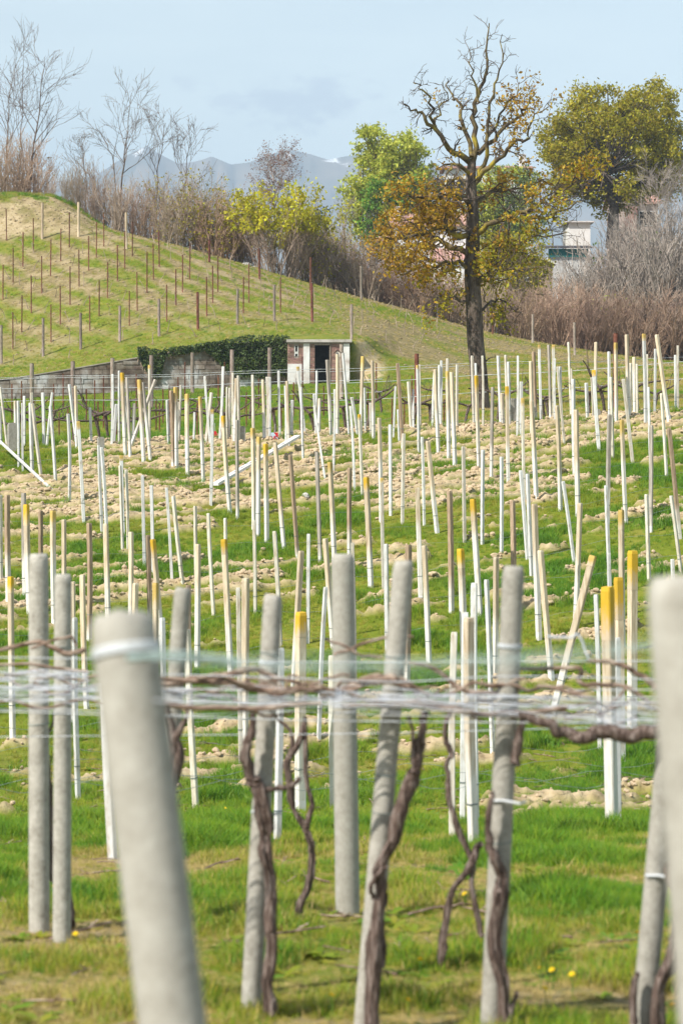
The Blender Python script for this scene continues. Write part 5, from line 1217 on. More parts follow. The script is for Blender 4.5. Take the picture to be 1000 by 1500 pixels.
def stake(B, T, kind, g):
    d = (T - B); Lh = d.length; dn = np.array(d / Lh)
    wide = {'W': .024, 'w': .027, 'N': .032, 'Y': .033, 'Q': .047, 'G': .030, 'B': .031, 'D': .040}[kind] * (.88 + .24 * g.random())
    if kind in 'Ww' and B.y > 55 and g.random() < .25: wide *= 1.25
    side = wide * 1.02
    rz = R(45) + R(16) * g.normal()
    if kind in 'Ww': rz = R(20) + R(25) * g.normal()
    ax = np.array((math.cos(rz), math.sin(rz), 0)); ax -= ax.dot(dn) * dn; ax /= np.linalg.norm(ax); ay = np.cross(dn, ax)
    bow = g.normal() * .008 * Lh * .6
    def pt(t): return dn * (t * Lh) + ax * bow * 4 * t * (1 - t)
    def ring(t, s):
        c = pt(t); k = .78
        return [c + ax * (s * a) + ay * (s * b_) for a, b_ in ((1, k), (k, 1), (-k, 1), (-1, k), (-1, -k), (-k, -1), (k, -1), (1, -k))]
    wl = .06                       # how far up the whitewashed foot goes
    if kind == 'B': wl *= .55
    ts = [-.12, 0.0, wl, .5, .75, .985, 1.0]; ss_ = [side] * 6 + [side * .86]
    b_ = MB(); V = []
    for t_, s in zip(ts, ss_): V += ring(t_, s)
    for lvl in range(6):
        fs = [(lvl * 8 + j, lvl * 8 + (j + 1) % 8, lvl * 8 + 8 + (j + 1) % 8, lvl * 8 + 8 + j) for j in range(8)]
        for f_ in fs: b_.f.append(list(f_)); b_.m.append(1 if lvl < 2 else 0)
    b_.f.append([48 + j for j in range(8)]); b_.m.append(0)
    b_.v.append(np.array(V)); b_.n = len(V)
    nm, m0, m1, tip = SK[kind]
    if m0 == 'white' and g.random() < .4: m0 = m1 = 'cream'
    o = b_.build('vine_stake', [M[m0], M[m1]], None, B)
    if tip:
        tl = {'w': .06, 'Y': .14, 'Q': .17, 'D': .07}[kind] * (.7 + .7 * g.random()); c = MB(); V = []
        for t_, s in ((1 - tl, side + .0015), (.985, side + .0015), (1.001, side * .88 + .001)): V += ring(t_, s)
        for lvl in range(2):
            for j in range(8): c.f.append([lvl * 8 + j, lvl * 8 + (j + 1) % 8, lvl * 8 + 8 + (j + 1) % 8, lvl * 8 + 8 + j]); c.m.append(0)
        c.f.append([16 + j for j in range(8)]); c.m.append(0); c.v.append(np.array(V)); c.n = len(V)
        c.build('painted_tip', M['yellow' if kind in 'Q' or g.random() < .3 else 'ochre'], o)
    if g.random() < .75:
        c = MB(); t0 = .17 + .06 * g.random(); V = ring(t0, side + .004) + ring(t0 + .006 / Lh * 1.5, side + .004)
        c.add(V, [(j, (j + 1) % 8, 8 + (j + 1) % 8, 8 + j) for j in range(8)]); c.build('wire_tie', M['tie'], o)
    return o
g = np.random.default_rng(44)
info = []
for (tx, ty, bx, by, k) in S:
    B = at(bx, by, 19, 66.2)
    T = pz(tx, ty, B.y + g.normal() * .06)
    info.append((B, T, k, tx, bx))
def zone(B):
    px = 500 + F * B.x / B.y
    if B.y > 62.0:
        z_ = 'soil crest '
        return z_ + ('below the bare wall' if px < 200 else 'under the ivy' if px < 412 else 'in front of the hut' if px < 520 else 'between hut and oak' if px < 680 else 'at the oak trunk' if px < 765 else 'right of the oak')
    if B.y > 51.5: return 'sandy slope below the crest'
    if B.y > 44: return 'upper green grass'
    if B.y > 36: return 'middle green grass'
    return 'grass behind the concrete posts'
from collections import defaultdict
zz = defaultdict(list)
for i, s in enumerate(info): zz[zone(s[0]), s[2]].append(i)
ordn = {}
for key, l in zz.items():
    l.sort(key=lambda i: info[i][3] )
    for j, i in enumerate(l): ordn[i] = (j + 1, len(l))
for i, (B, T, k, tx, bx) in enumerate(info):
    o = stake(B, T, k, g)
    lean = (tx - bx) / max(1.0, (T - B).length * F / B.y)
    lw = 'leaning left' if lean < -.06 else 'leaning right' if lean > .06 else 'upright'
    j, n = ordn[i]; nm = SK[k][0]
    where = '' if n == 1 else f', {nth(j)} from left'
    tag(o, f'{nm} {lw} on the {zone(B)}{where}' if n > 1 else f'only {nm} {lw} on the {zone(B)}', 'stake', 'stakes of the young vineyard')
# stakes lying on the ground
def lying(A, B, w, label, m='wood'):
    d = np.array(B - A); Lh = np.linalg.norm(d); d /= Lh; s = np.cross(d, (0, 0, 1)); s /= np.linalg.norm(s); u = np.cross(s, d)
    V = []
    for c in (np.zeros(3), d * Lh):
        V += [c + s * w - u * w * .5, c + s * w + u * w * .5, c - s * w + u * w * .5, c - s * w - u * w * .5]
    b_ = MB(); b_.add(V, [(0, 1, 5, 4), (1, 2, 6, 5), (2, 3, 7, 6), (3, 0, 4, 7), (3, 2, 1, 0), (4, 5, 6, 7)])
    o = b_.build('fallen_plank', M[m], None, A); return tag(o, label, 'plank', 'fallen boards on the soil')
A = at(316, 728, 40, 66); B2 = at(436, 660, 40, 66)
pl = lying(A + Vector((0, 0, .14)), B2 + Vector((0, 0, .2)), .055, 'long pale plank with black slots lying across the dug soil below the hut', 'foot')
dv = np.array(B2 + Vector((0, 0, .2)) - A - Vector((0, 0, .14))); Lp = np.linalg.norm(dv); dv /= Lp; sp_ = np.cross(dv, (0, 0, 1)); sp_ /= np.linalg.norm(sp_); up_ = np.cross(sp_, dv)
for t0 in (.22, .30, .40, .47, .60, .68, .8):
    c = dv * (t0 * Lp) + up_ * .029 + sp_ * .004; b_ = MB()
    V = [c + dv * a + sp_ * b2 for a, b2 in ((-.13, -.012), (.13, -.012), (.13, .012), (-.13, .012))] + [c + dv * a + sp_ * b2 - up_ * .01 for a, b2 in ((-.13, -.012), (.13, -.012), (.13, .012), (-.13, .012))]
    b_.add(V, [(0, 1, 2, 3), (0, 4, 5, 1), (1, 5, 6, 2), (2, 6, 7, 3), (3, 7, 4, 0)]); b_.build('slot', M['dark'], pl)
lying(at(-12, 665, 40, 66) + Vector((0, 0, .45)), at(78, 722, 40, 66) + Vector((0, 0, .04)), .03, 'thin white stake fallen flat on the dug soil at the left edge', 'white')

# wires along the stake rows
k0 = 0
for zc in np.arange(22.2, 64, 2.3):
    P = []
    for px in np.linspace(-160, 1160, 36):
        u = (px - 500) / F; Y = zc / (1 - ROWT * u); X = u * Y
        P.append((X, Y, float(base_h(np.array([X]), np.array([Y]))[0]) + .42 + .05 * math.sin(px * .031 + zc)))
    wire(f'thin low wire along the {nth(k0 + 1)} row of young stakes counted from the front', P, .0022, 'tie', 'low wires along the stake rows'); k0 += 1
# ------------------------------------------------------------------ foreground: concrete posts, old vines, wires and netting
M['conc_front'] = mat('smooth_concrete', [(0.15, 0.13, 0.10), (0.31, 0.29, 0.245), (0.40, 0.38, 0.33)], 14.0, detail=12, nr=0.82, bump=0.4, bscale=90, bdist=0.006, contrast=(0.24, 0.62))
def concrete_post(B, T, r, label, m, seed, rings=()):
    g = np.random.default_rng(seed); d = np.array(T - B); Lh = np.linalg.norm(d); d /= Lh
    n = 20; b_ = MB(); ref = np.cross(d, (0, 1, 0.0)); ref /= np.linalg.norm(ref); bb = np.cross(d, ref)
    ts = np.concatenate([[-.2, 0], np.linspace(.06, .94, 12), [.975, .99, 1.0]]); V = []
    for i, t in enumerate(ts):
        s = 1.0 if t < .98 else (.96 if t < .995 else .80)
        for j in range(n):
            a = 2 * math.pi * j / n
            rr = r * s * (1 + .035 * (float(vn(np.array([j * .8 + seed]), np.array([t * 9]), seed)[0]) - .5)) * (1.03 - .05 * t)
            zoff = (0.012 * (float(vn(np.array([math.cos(a) * 2 + seed]), np.array([math.sin(a) * 2]), seed)[0]) - .5)) if t > .97 else 0
            V.append(d * (t * Lh + zoff) + (ref * math.cos(a) + bb * math.sin(a)) * rr)
    f_ = [(i * n + j, i * n + (j + 1) % n, (i + 1) * n + (j + 1) % n, (i + 1) * n + j) for i in range(len(ts) - 1) for j in range(n)]
    c0 = len(V); V.append(d * (Lh + .003)); k = (len(ts) - 1) * n
    f_ += [(k + j, k + (j + 1) % n, c0) for j in range(n)]
    b_.add(V, f_)
    o = b_.build('concrete_post', M[m], None, B, smooth=True); tag(o, label, 'post', 'round concrete posts of the old vine rows')
    for t in rings:
        w = MB(); c = d * (t * Lh); P = [c + (ref * math.cos(a) + bb * math.sin(a)) * (r * 1.035) + d * (.006 * math.sin(a + seed)) for a in np.linspace(0, 2 * math.pi, 19)]
        w.tube(P, .0022, 5); w.build('tie_wire', M['tie'], o)
    return o
fp = [((57, 812, 58, 1368), .049, 'rough speckled upright concrete post at the far left, tallest of the pair', 'concrete', (.55, .66)), ((93, 842, 91, 1382), .042, 'slimmer bluish concrete post just right of the speckled one', 'concrete', (.80, .62)),
      ((268, 862, 222, 1470), .036, 'slanting concrete post half hidden behind the big blurred one', 'concrete', ()), ((400, 872, 367, 1492), .039, 'slanting concrete post with a forked vine on its right side', 'concrete', (.49, .86)),
      ((502, 812, 509, 1345), .060, 'thick smooth upright concrete post in the centre', 'conc_front', ()), ((591, 822, 533, 1512), .041, 'slanting concrete post with a vine crossing it, right of the centre post', 'concrete', (.47, .55, .80)),
      ((752, 830, 719, 1522), .043, 'slanting concrete post with a twisted vine tied to it, right of centre', 'concrete', (.41, .70)), ((986, 1000, 938, 1530), .044, 'slanting concrete post at the right edge behind the blurred one', 'concrete', (.47,))]
FPO = []
for i, ((tx, ty, bx, by), r, lab, m, rings) in enumerate(fp):
    B = at(bx, by, 8, 20); T = pz(tx, ty, B.y + .03)
    FPO.append((B, T, concrete_post(B, T, r, lab, m, 300 + i, rings)))
Zf = 4.85
T = pz(178, 900, Zf + .12); T2 = pz(252, 1500, Zf - .02)
d = (T2 - T); tt = (gz(T.x, T.y) - T.z) / d.z; B = T + d * tt
fpost = concrete_post(B, T, .0585, 'huge out-of-focus concrete post nearest the camera at the left', 'conc_front', 320)
T = pz(1002, 846, 4.6); T2 = pz(1052, 1500, 4.5); d = (T2 - T); tt = (gz(T.x, T.y) - T.z) / d.z
fpost2 = concrete_post(T + d * tt, T, .064, 'huge out-of-focus concrete post cut off by the right edge', 'conc_front', 321)
Mst = mat('white_strap', [(0.46, 0.48, 0.49), (0.62, 0.64, 0.65)], 5, bump=0.1)
def strap(post, B, T, t, r, name='strap'):
    d = np.array(T - B); Lh = np.linalg.norm(d); d /= Lh; ref = np.cross(d, (0, 1, 0.0)); ref /= np.linalg.norm(ref); bb = np.cross(d, ref); w = MB()
    for k in range(5):
        c = d * (t * Lh + .003 * (k - 2)); P = [c + (ref * math.cos(a) + bb * math.sin(a)) * (r + .003) for a in np.linspace(0, 2 * math.pi, 19)]
        w.tube(P, .0024, 5)
    tag(w.build(name, Mst, post), kind='stuff')

def px_path(pts, Z, dz=0.0):
    out_ = []
    for p in pts:
        z = Z + (p[2] if len(p) > 2 else 0.0) + dz
        out_.append(tuple(pz(p[0], p[1], z)))
    return np.array(out_)
def gnarl(P, rad, g, amp=.012, k=4):
    Q = smooth(P, k); n = len(Q); r = np.interp(np.linspace(0, 1, n), np.linspace(0, 1, len(rad)), rad)
    w_ = g.normal(size=(n, 3)); w_ = (w_ + np.roll(w_, 1, 0) + np.roll(w_, -1, 0) + np.roll(w_, 2, 0)) / 2.2; w_[0] = w_[-1] = 0
    Q = Q + w_ * amp * .55
    q2 = g.normal(size=n); q2 = (q2 + np.roll(q2, 1) + np.roll(q2, -1)) / 1.8; r = r * (1 + .13 * q2)
    return Q, np.maximum(r, .004)
def vine(label, parts, Z, seed, cat='vine'):
    g = np.random.default_rng(seed); first = px_path(parts[0][0], Z); o = first[0].copy()
    root = empty('grapevine', tuple(o), label, cat, 'old grapevines by the concrete posts')
    for i, (pts, rad) in enumerate(parts):
        P = px_path(pts, Z); b_ = MB()
        if i == 0: P = np.concatenate([[P[0] - np.array((0, 0, .1))], P])
        Q, r = gnarl(P - o, rad, g); b_.tube(Q, r * .9, 10)
        if i == 0 or max(rad) > .02:
            for s in range(7):                      # strands of peeling bark wound along it
                a0 = g.random() * 6.28; m0 = int(g.random() * len(Q) * .5); m1 = min(len(Q), m0 + 4 + int(g.random() * len(Q) * .7)); q_ = Q[m0:m1]; r_ = r[m0:m1]; an = np.linspace(a0, a0 + g.normal() * 1.6, len(q_)); of = .78 + .22 * g.random()
                if len(q_) < 3: continue
                S_ = q_ + np.stack([np.cos(an) * r_ * of, np.sin(an) * r_ * of, np.zeros(len(q_))], 1)
                b_.tube(S_, r_ * (.2 + .25 * g.random()) * np.linspace(1, .6, len(q_)), 5)
        b_.build('trunk' if i == 0 else 'arm', M['bark'], root, smooth=True)
    return root
Z3 = FPO[3][0].y - .07; Z5 = FPO[5][0].y - .08; Z6 = FPO[6][0].y - .07; Z7 = FPO[7][0].y - .08
vine('thick forked vine climbing the right side of the left slanting post', [([(397, 1486), (395, 1440), (394, 1380), (397, 1300), (390, 1250), (391, 1210), (380, 1160), (372, 1140)], (.034, .030, .028, .027, .026, .030, .033, .028)), ([(374, 1150), (362, 1125), (361, 1095), (368, 1062), (372, 1040)], (.026, .022, .021, .018, .014)), ([(382, 1158), (402, 1158), (420, 1152), (438, 1140)], (.018, .013, .012, .012))], Z3, 1)
vine('freestanding twisted vine with a loop, between the left slanting post and centre post', [([(444, 1357), (439, 1335), (450, 1300), (459, 1265), (455, 1235), (448, 1210)], (.022, .021, .020, .019, .021, .025)), ([(448, 1212), (430, 1185), (424, 1150), (423, 1115), (436, 1085), (446, 1052)], (.021, .018, .017, .019, .015, .013)), ([(450, 1212), (456, 1175), (449, 1140), (446, 1095), (447, 1050)], (.017, .014, .014, .014, .012)), ([(424, 1112), (426, 1085), (415, 1062), (402, 1045)], (.015, .012, .010, .008))], at(444, 1357, 8, 20).y, 2)
vine('long vine slanting across the post right of the centre post', [([(541, 1512), (546, 1440), (556, 1370), (560, 1310), (562, 1265), (578, 1215), (594, 1165), (606, 1130)], (.032, .030, .026, .025, .029, .028, .028, .027)), ([(605, 1132), (614, 1095), (620, 1062), (622, 1040)], (.024, .020, .017, .013)), ([(606, 1120), (603, 1085), (598, 1050)], (.012, .010, .008)), ([(566, 1270, -.02), (548, 1285, -.03), (545, 1305, -.02), (553, 1318)], (.009, .009, .009, .009))], Z5, 3)
vine('bent vine crossing in front of the white stakes left of the twisted-vine post', [([(641, 1421), (648, 1375), (657, 1318), (672, 1288), (690, 1262), (704, 1236)], (.020, .018, .017, .017, .018, .015)), ([(690, 1258), (672, 1215), (660, 1170), (656, 1135), (662, 1108)], (.017, .015, .014, .014, .014)), ([(660, 1110), (653, 1090), (654, 1060), (658, 1038)], (.013, .012, .011, .009)), ([(706, 1372), (697, 1330), (692, 1290), (694, 1262)], (.015, .014, .014, .014))], at(641, 1421, 8, 20).y, 4)
vine('twisted ropy vine tied to the post right of centre', [([(743, 1512), (737, 1440), (728, 1385), (733, 1330), (735, 1290), (727, 1262), (717, 1230)], (.032, .030, .027, .027, .026, .024, .021)), ([(716, 1232), (714, 1195), (719, 1160)], (.017, .013, .010)), ([(745, 1500), (751, 1470), (757, 1458)], (.014, .012, .008)), ([(754, 1120), (759, 1095), (762, 1065), (764, 1045)], (.020, .020, .017, .012))], Z6, 5)
vine('dark vine with a low fork beside the post at the right edge', [([(962, 1506), (968, 1450), (985, 1405), (988, 1370), (990, 1325), (982, 1290), (978, 1265)], (.030, .030, .031, .026, .024, .020, .015)), ([(927, 1500), (926, 1460), (932, 1425)], (.016, .014, .010))], Z7, 6)
vine('dark shaggy vine between the two left posts', [([(104, 1352), (106, 1325), (98, 1300), (80, 1285), (74, 1240), (73, 1190), (70, 1140), (64, 1090)], (.020, .022, .018, .024, .027, .028, .030, .025)), ([(64, 1092), (57, 1070), (60, 1045), (63, 1022)], (.012, .011, .010, .008)), ([(68, 1088), (76, 1062), (82, 1040)], (.008, .007, .006))], FPO[0][0].y + .1, 7)
vine('vine top forking right behind the huge blurred post', [([(228, 1450), (238, 1350), (246, 1250), (250, 1160), (256, 1100), (250, 1062), (240, 1032)], (.03, .028, .027, .026, .025, .016, .012)), ([(256, 1102), (264, 1072), (274, 1042), (280, 1025)], (.017, .014, .011, .008))], FPO[2][0].y - .1, 8)

# the wires, cordons and rolled netting along the second row (about 11 m away)
g = np.random.default_rng(12)
Zr = 10.9
def line(label, name, cat, pts, Z, r, m, n=5, amp=.0, grp=None):
    P = px_path(pts, Z); P[1:-1] += g.normal(size=(len(P) - 2, 3)) * amp; P = smooth(P, 3); P[1:-1] += g.normal(size=(len(P) - 2, 3)) * amp * .6; P = smooth(P, 3)
    o = P[0].copy(); b_ = MB(); rr = r if np.isscalar(r) else np.interp(np.linspace(0, 1, len(P)), np.linspace(0, 1, len(r)), r)
    b_.tube(P - o, rr, n); return tag(b_.build(name, M[m], None, tuple(o), smooth=True), label, cat, grp)
cn = 'dead canes tied along the front wires'
line('long brown cane running along the wires from the left edge to the centre post', 'vine_cane', 'cane', [(-30, 955), (20, 950), (60, 938), (100, 957), (124, 950)], 12.6, (.008, .011, .012, .013, .014), 'cane', 6, .006, cn)
line('thin reddish cane arching over the left pair of posts', 'vine_cane', 'cane', [(45, 950), (75, 940), (98, 931), (108, 935), (113, 948)], 12.5, .006, 'cane', 5, .003, cn)
line('flat bundle of reddish canes on the left wires', 'vine_cane', 'cane', [(-20, 975), (40, 970), (90, 978), (130, 985)], 12.4, (.006, .007, .008, .009), 'cane', 5, .005, cn)
line('twisted cane from the blurred post towards the left slanting post', 'vine_cane', 'cane', [(232, 1002), (270, 1000), (320, 988), (370, 978), (410, 992), (440, 1000)], Zr, (.010, .014, .015, .013, .011, .008), 'cane', 6, .008, cn)
line('brown cane knotted across the left slanting post', 'vine_cane', 'cane', [(225, 990), (280, 1002), (340, 1004), (400, 1010), (450, 1018), (480, 1010)], Zr - .1, (.008, .012, .013, .013, .014, .010), 'cane', 6, .008, cn)
line('thick twisted cordon across the centre post', 'vine_cane', 'cane', [(470, 1018), (500, 1010), (535, 1002), (560, 1000), (590, 1003), (615, 1016)], Zr, (.011, .015, .019, .018, .014, .007), 'cane', 7, .008, cn)
line('pale thin cane slanting up from the centre post to the right', 'vine_cane', 'cane', [(490, 960), (515, 950), (545, 940), (575, 935), (605, 933)], Zr + .3, (.009, .007, .006, .006, .005), 'cane', 5, .004, cn)
line('pale cane dropping right past the centre post', 'vine_cane', 'cane', [(478, 936), (505, 948), (530, 960), (560, 962)], Zr + .2, .006, 'cane', 5, .003, cn)
line('long cane behind the white stakes in the right middle', 'vine_cane', 'cane', [(590, 970), (630, 976), (660, 994), (685, 1016), (720, 1018), (760, 1012)], Zr, (.006, .009, .011, .012, .010, .007), 'cane', 6, .006, cn)
line('wavy light cane sagging between the right posts', 'vine_cane', 'cane', [(745, 980), (790, 980), (845, 978), (850, 995), (870, 1003), (920, 1010), (950, 1030)], Zr + .1, (.008, .009, .010, .010, .010, .010, .010), 'cane', 6, .005, cn)
line('cane curving down to the right blurred post', 'vine_cane', 'cane', [(860, 968), (890, 970), (920, 978), (940, 992), (960, 1008)], Zr, (.009, .010, .011, .012, .013), 'cane', 6, .005, cn)
line('heavy brown cordon drooping below the wires at the right', 'vine_cane', 'cane', [(760, 1048), (800, 1058), (825, 1075), (850, 1080), (890, 1078), (925, 1080), (975, 1068), (1020, 1060)], Zr - .2, (.015, .018, .023, .026, .028, .029, .026, .022), 'bark', 8, .008, cn)
line('brown cane under the left wires beside the blurred post', 'vine_cane', 'cane', [(150, 1024), (240, 1030), (320, 1036), (400, 1040), (470, 1030)], Zr - .2, (.008, .01, .011, .011, .008), 'cane', 5, .007, cn)
line('curly grey tendril hanging off the wire at the right', 'vine_cane', 'cane', [(800, 932), (832, 932), (846, 930), (855, 948), (862, 966)], Zr, .005, 'wire', 5, .002, cn)
line('brown cane under the wires from the centre post to the right', 'vine_cane', 'cane', [(500, 1036), (580, 1028), (660, 1040), (740, 1042), (830, 1036)], Zr - .1, (.009, .012, .013, .012, .010), 'cane', 5, .007, cn)
for i in range(20):
    q_ = np.random.default_rng(400 + i); x0_ = [-40, -10, 20, 40, 225, 260, 300, 340, 390, 430, 470, 510, 550, 600, 640, 680, 720, 760, 800, 830][i]; y0_ = 996 + 40 * q_.random() + (6 if x0_ > 600 else 0); n_c = 5
    pts_ = [(x0_ + 42 * j + 12 * q_.normal(), y0_ + 9 * q_.normal() + 3 * j * (x0_ > 500)) for j in range(n_c)]
    line(f'thin reddish-brown cane woven through the front wires, {nth(i + 1)} woven cane from left', 'vine_cane', 'cane', pts_, (12.4 if x0_ < 100 else Zr) + .1 * q_.normal(), np.linspace(.009, .004, n_c), 'cane', 5, .008, cn)
for i in range(5):
    q_ = np.random.default_rng(500 + i); yy_ = [992, 1014, 1024, 1034, 1046][i]
    wire(f'thin pale wire among the netting of the front row, {nth(i + 1)} wire from the top', smooth(px_path([(x_, yy_ + 3 * q_.normal() + (x_ - 500) * .012) for x_ in range(-60, 1061, 160)], Zr + .12 * q_.normal()), 5), .0024, 'wire', 'wires of the front row', 5)
M['net'] = mat('white_netting', [(0.62, 0.66, 0.72), (0.80, 0.82, 0.86)], 6, bump=0, transl=.35, rough=.5)
M['netg'] = mat('pale_green_netting', [(0.50, 0.62, 0.60), (0.70, 0.80, 0.78)], 6, bump=0, transl=.4, rough=.5)
def net_roll(label, pts, Z, rad, nstr, m, rs, seed):
    g = np.random.default_rng(seed); P = smooth(px_path(pts, Z), 10); o = P[0].copy(); n = len(P); b_ = MB(); s = np.linspace(0, 1, n)
    for k in range(nstr):
        a = g.random() * 6.28; w = (g.random() - .5) * 7; rr = rad * g.random() ** .6 * (1 + .35 * np.sin(s * 17 + k)); b_.tube(P - o + np.stack([np.zeros(n), np.cos(a + w * s) * rr, np.sin(a + w * s) * rr], 1), rs * (.7 + .6 * g.random()), 4, cap=False)
    r = tag(b_.build('net_roll', M[m], None, tuple(o)), label, 'netting', 'rolled netting along the front wires')
    return r
net_roll('rolled white netting along the lower wires of the front row, left half', [(-40, 1012), (60, 1014), (150, 1016), (260, 1022), (380, 1025), (500, 1026)], Zr - .1, .045, 15, 'net', .0013, 1)
net_roll('rolled white netting along the lower wires of the front row, right half', [(490, 1026), (600, 1028), (700, 1034), (800, 1042), (900, 1046), (1040, 1052)], Zr - .1, .05, 17, 'net', .0013, 2)
net_roll('thin netting strand band on the left pair of posts', [(-30, 990), (60, 988), (130, 992)], 12.2, .035, 14, 'net', .0012, 3)
net_roll('pale green blurred netting stretched between the two huge near posts', [(190, 962), (300, 966), (450, 972), (600, 972), (800, 962), (1000, 940)], 5.0, .020, 8, 'netg', .0006, 4)
net_roll('blurred white netting cord from the near left post', [(186, 963), (240, 960), (300, 962), (350, 974)], 4.75, .008, 12, 'netg', .0013, 5)
for i, (y0, y1, Z, r, lab) in enumerate([(962, 968, Zr, .0022, 'upper tight wire of the front row'), (1004, 1010, Zr, .0022, 'middle tight wire of the front row'), (1040, 1062, Zr - .1, .0025, 'lowest tight wire of the front row'), (1080, 1060, 12.6, .002, 'slack wire hanging low across the row of slanting posts'), (1022, 1030, 4.9, .0016, 'blurred near wire between the two huge posts')]):
    P = px_path([(-60 if Z > 6 else 200, y0), (250, y0 + (y1 - y0) * .3 + 3), (500, (y0 + y1) / 2 + 5), (750, y0 + (y1 - y0) * .7 + 3), (1060 if Z > 6 else 1000, y1)], Z)
    wire(lab, smooth(P, 5), r, 'wire', 'wires of the front row', 5)
strap(fpost, fpost.location, pz(178, 900, Zf + .12), .964, .0575)
for k, t in ((3, .84), (6, .83)): strap(FPO[k][2], FPO[k][0], FPO[k][1], t, fp[k][1] * .99, 'white_binding')
for k, t in ((3, .485), (6, .50), (7, .47)):
    B, T, o = FPO[k]; c = (T - B) * t; w = MB(); r = fp[k][1]
    w.tube([(c.x - r, c.y - r * .8, c.z), (c.x, c.y - r * 1.35, c.z + .004), (c.x + r * 1.4, c.y - r * 1.9, c.z - .003), (c.x + r * 2.0, c.y - r * .6, c.z - .004)], .006, 5); w.build('vine_tie', Mst, o)

# ------------------------------------------------------------------ grass, clods, dandelions
def scatter(name, label, kind_src, X, Y, Zz, scl, rz, vid, tone, mats_objs):
    n = len(X); me = bpy.data.meshes.new(name); me.vertices.add(n)
    me.vertices.foreach_set('co', np.stack([X, Y, Zz], 1).astype(np.float32).ravel())
    for nm, arr, ty in (('scl', scl, 'FLOAT'), ('rz', rz, 'FLOAT'), ('tone', tone, 'FLOAT')):
        a = me.attributes.new(nm, ty, 'POINT'); a.data.foreach_set('value', arr.astype(np.float32))
    a = me.attributes.new('vid', 'INT', 'POINT'); a.data.foreach_set('value', vid.astype(np.int32))
    o = link(name, me); tag(o, label, kind='stuff')
    cl = bpy.data.collections.new(name + '_kinds')
    for i, m_ in enumerate(mats_objs):
        s_ = bpy.data.objects.new(f'{name}_kind_{chr(97 + i)}', m_); cl.objects.link(s_)
    ng = bpy.data.node_groups.new(name + '_scatter', 'GeometryNodeTree')
    ng.interface.new_socket('Geometry', in_out='INPUT', socket_type='NodeSocketGeometry'); ng.interface.new_socket('Geometry', in_out='OUTPUT', socket_type='NodeSocketGeometry')
    N = ng.nodes.new; K = ng.links.new
    gi, go_ = N('NodeGroupInput'), N('NodeGroupOutput'); ci = N('GeometryNodeCollectionInfo'); ci.inputs['Collection'].default_value = cl; ci.inputs['Separate Children'].default_value = True; ci.inputs['Reset Children'].default_value = True
    ip = N('GeometryNodeInstanceOnPoints'); ip.inputs['Pick Instance'].default_value = True
    def na(nm, t_):
        x = N('GeometryNodeInputNamedAttribute'); x.data_type = t_; x.inputs['Name'].default_value = nm; return x.outputs['Attribute']
    cb = N('ShaderNodeCombineXYZ'); K(na('rz', 'FLOAT'), cb.inputs['Z']); er = N('FunctionNodeEulerToRotation'); K(cb.outputs[0], er.inputs[0])
    K(gi.outputs[0], ip.inputs['Points']); K(ci.outputs[0], ip.inputs['Instance']); K(na('vid', 'INT'), ip.inputs['Instance Index']); K(er.outputs[0], ip.inputs['Rotation']); K(na('scl', 'FLOAT'), ip.inputs['Scale'])
    K(ip.outputs[0], go_.inputs[0])
    md = o.modifiers.new('scatter', 'NODES'); md.node_group = ng
    return o
def grass_mat(name, stops, tr=.35):
    m, t, p = new_mat(name); N = t.nodes.new; K = t.links.new
    a = N('ShaderNodeAttribute'); a.attribute_type = 'INSTANCER'; a.attribute_name = 'tone'
    ri = N('ShaderNodeNewGeometry'); ad = N('ShaderNodeMath'); ad.operation = 'MULTIPLY_ADD'; ad.inputs[1].default_value = .22; K(ri.outputs['Random Per Island'], ad.inputs[0]); K(a.outputs['Fac'], ad.inputs[2])
    cr = N('ShaderNodeValToRGB'); e = cr.color_ramp.elements; e[0].position, e[0].color = stops[0][0], (*stops[0][1], 1); e[1].position, e[1].color = stops[-1][0], (*stops[-1][1], 1)
    for s_ in stops[1:-1]: x = e.new(s_[0]); x.color = (*s_[1], 1)
    gn = N('ShaderNodeNewGeometry'); um = N('ShaderNodeVectorMath'); um.operation = 'MULTIPLY_ADD'; um.inputs[1].default_value = (.75, .75, .75); um.inputs[2].default_value = (0, 0, .6); K(gn.outputs['Normal'], um.inputs[0]); nn = N('ShaderNodeVectorMath'); nn.operation = 'NORMALIZE'; K(um.outputs[0], nn.inputs[0]); K(nn.outputs[0], p.inputs['Normal'])
    K(ad.outputs[0], cr.inputs['Fac']); K(cr.outputs['Color'], p.inputs['Base Color']); p.inputs['Roughness'].default_value = .55; p.inputs['Specular IOR Level'].default_value = .3
    tl = N('ShaderNodeBsdfTranslucent'); mx = N('ShaderNodeMixShader'); mx.inputs[0].default_value = tr; K(cr.outputs['Color'], tl.inputs['Color']); K(p.outputs[0], mx.inputs[1]); K(tl.outputs[0], mx.inputs[2]); K(mx.outputs[0], t.nodes['Material Output'].inputs['Surface'])
    return m
M['grass'] = grass_mat('grass_blade', [(0.0, (0.040, 0.135, 0.005)), (0.32, (0.095, 0.235, 0.007)), (0.58, (0.22, 0.29, 0.010)), (0.80, (0.36, 0.30, 0.035)), (1.05, (0.50, 0.38, 0.15))])
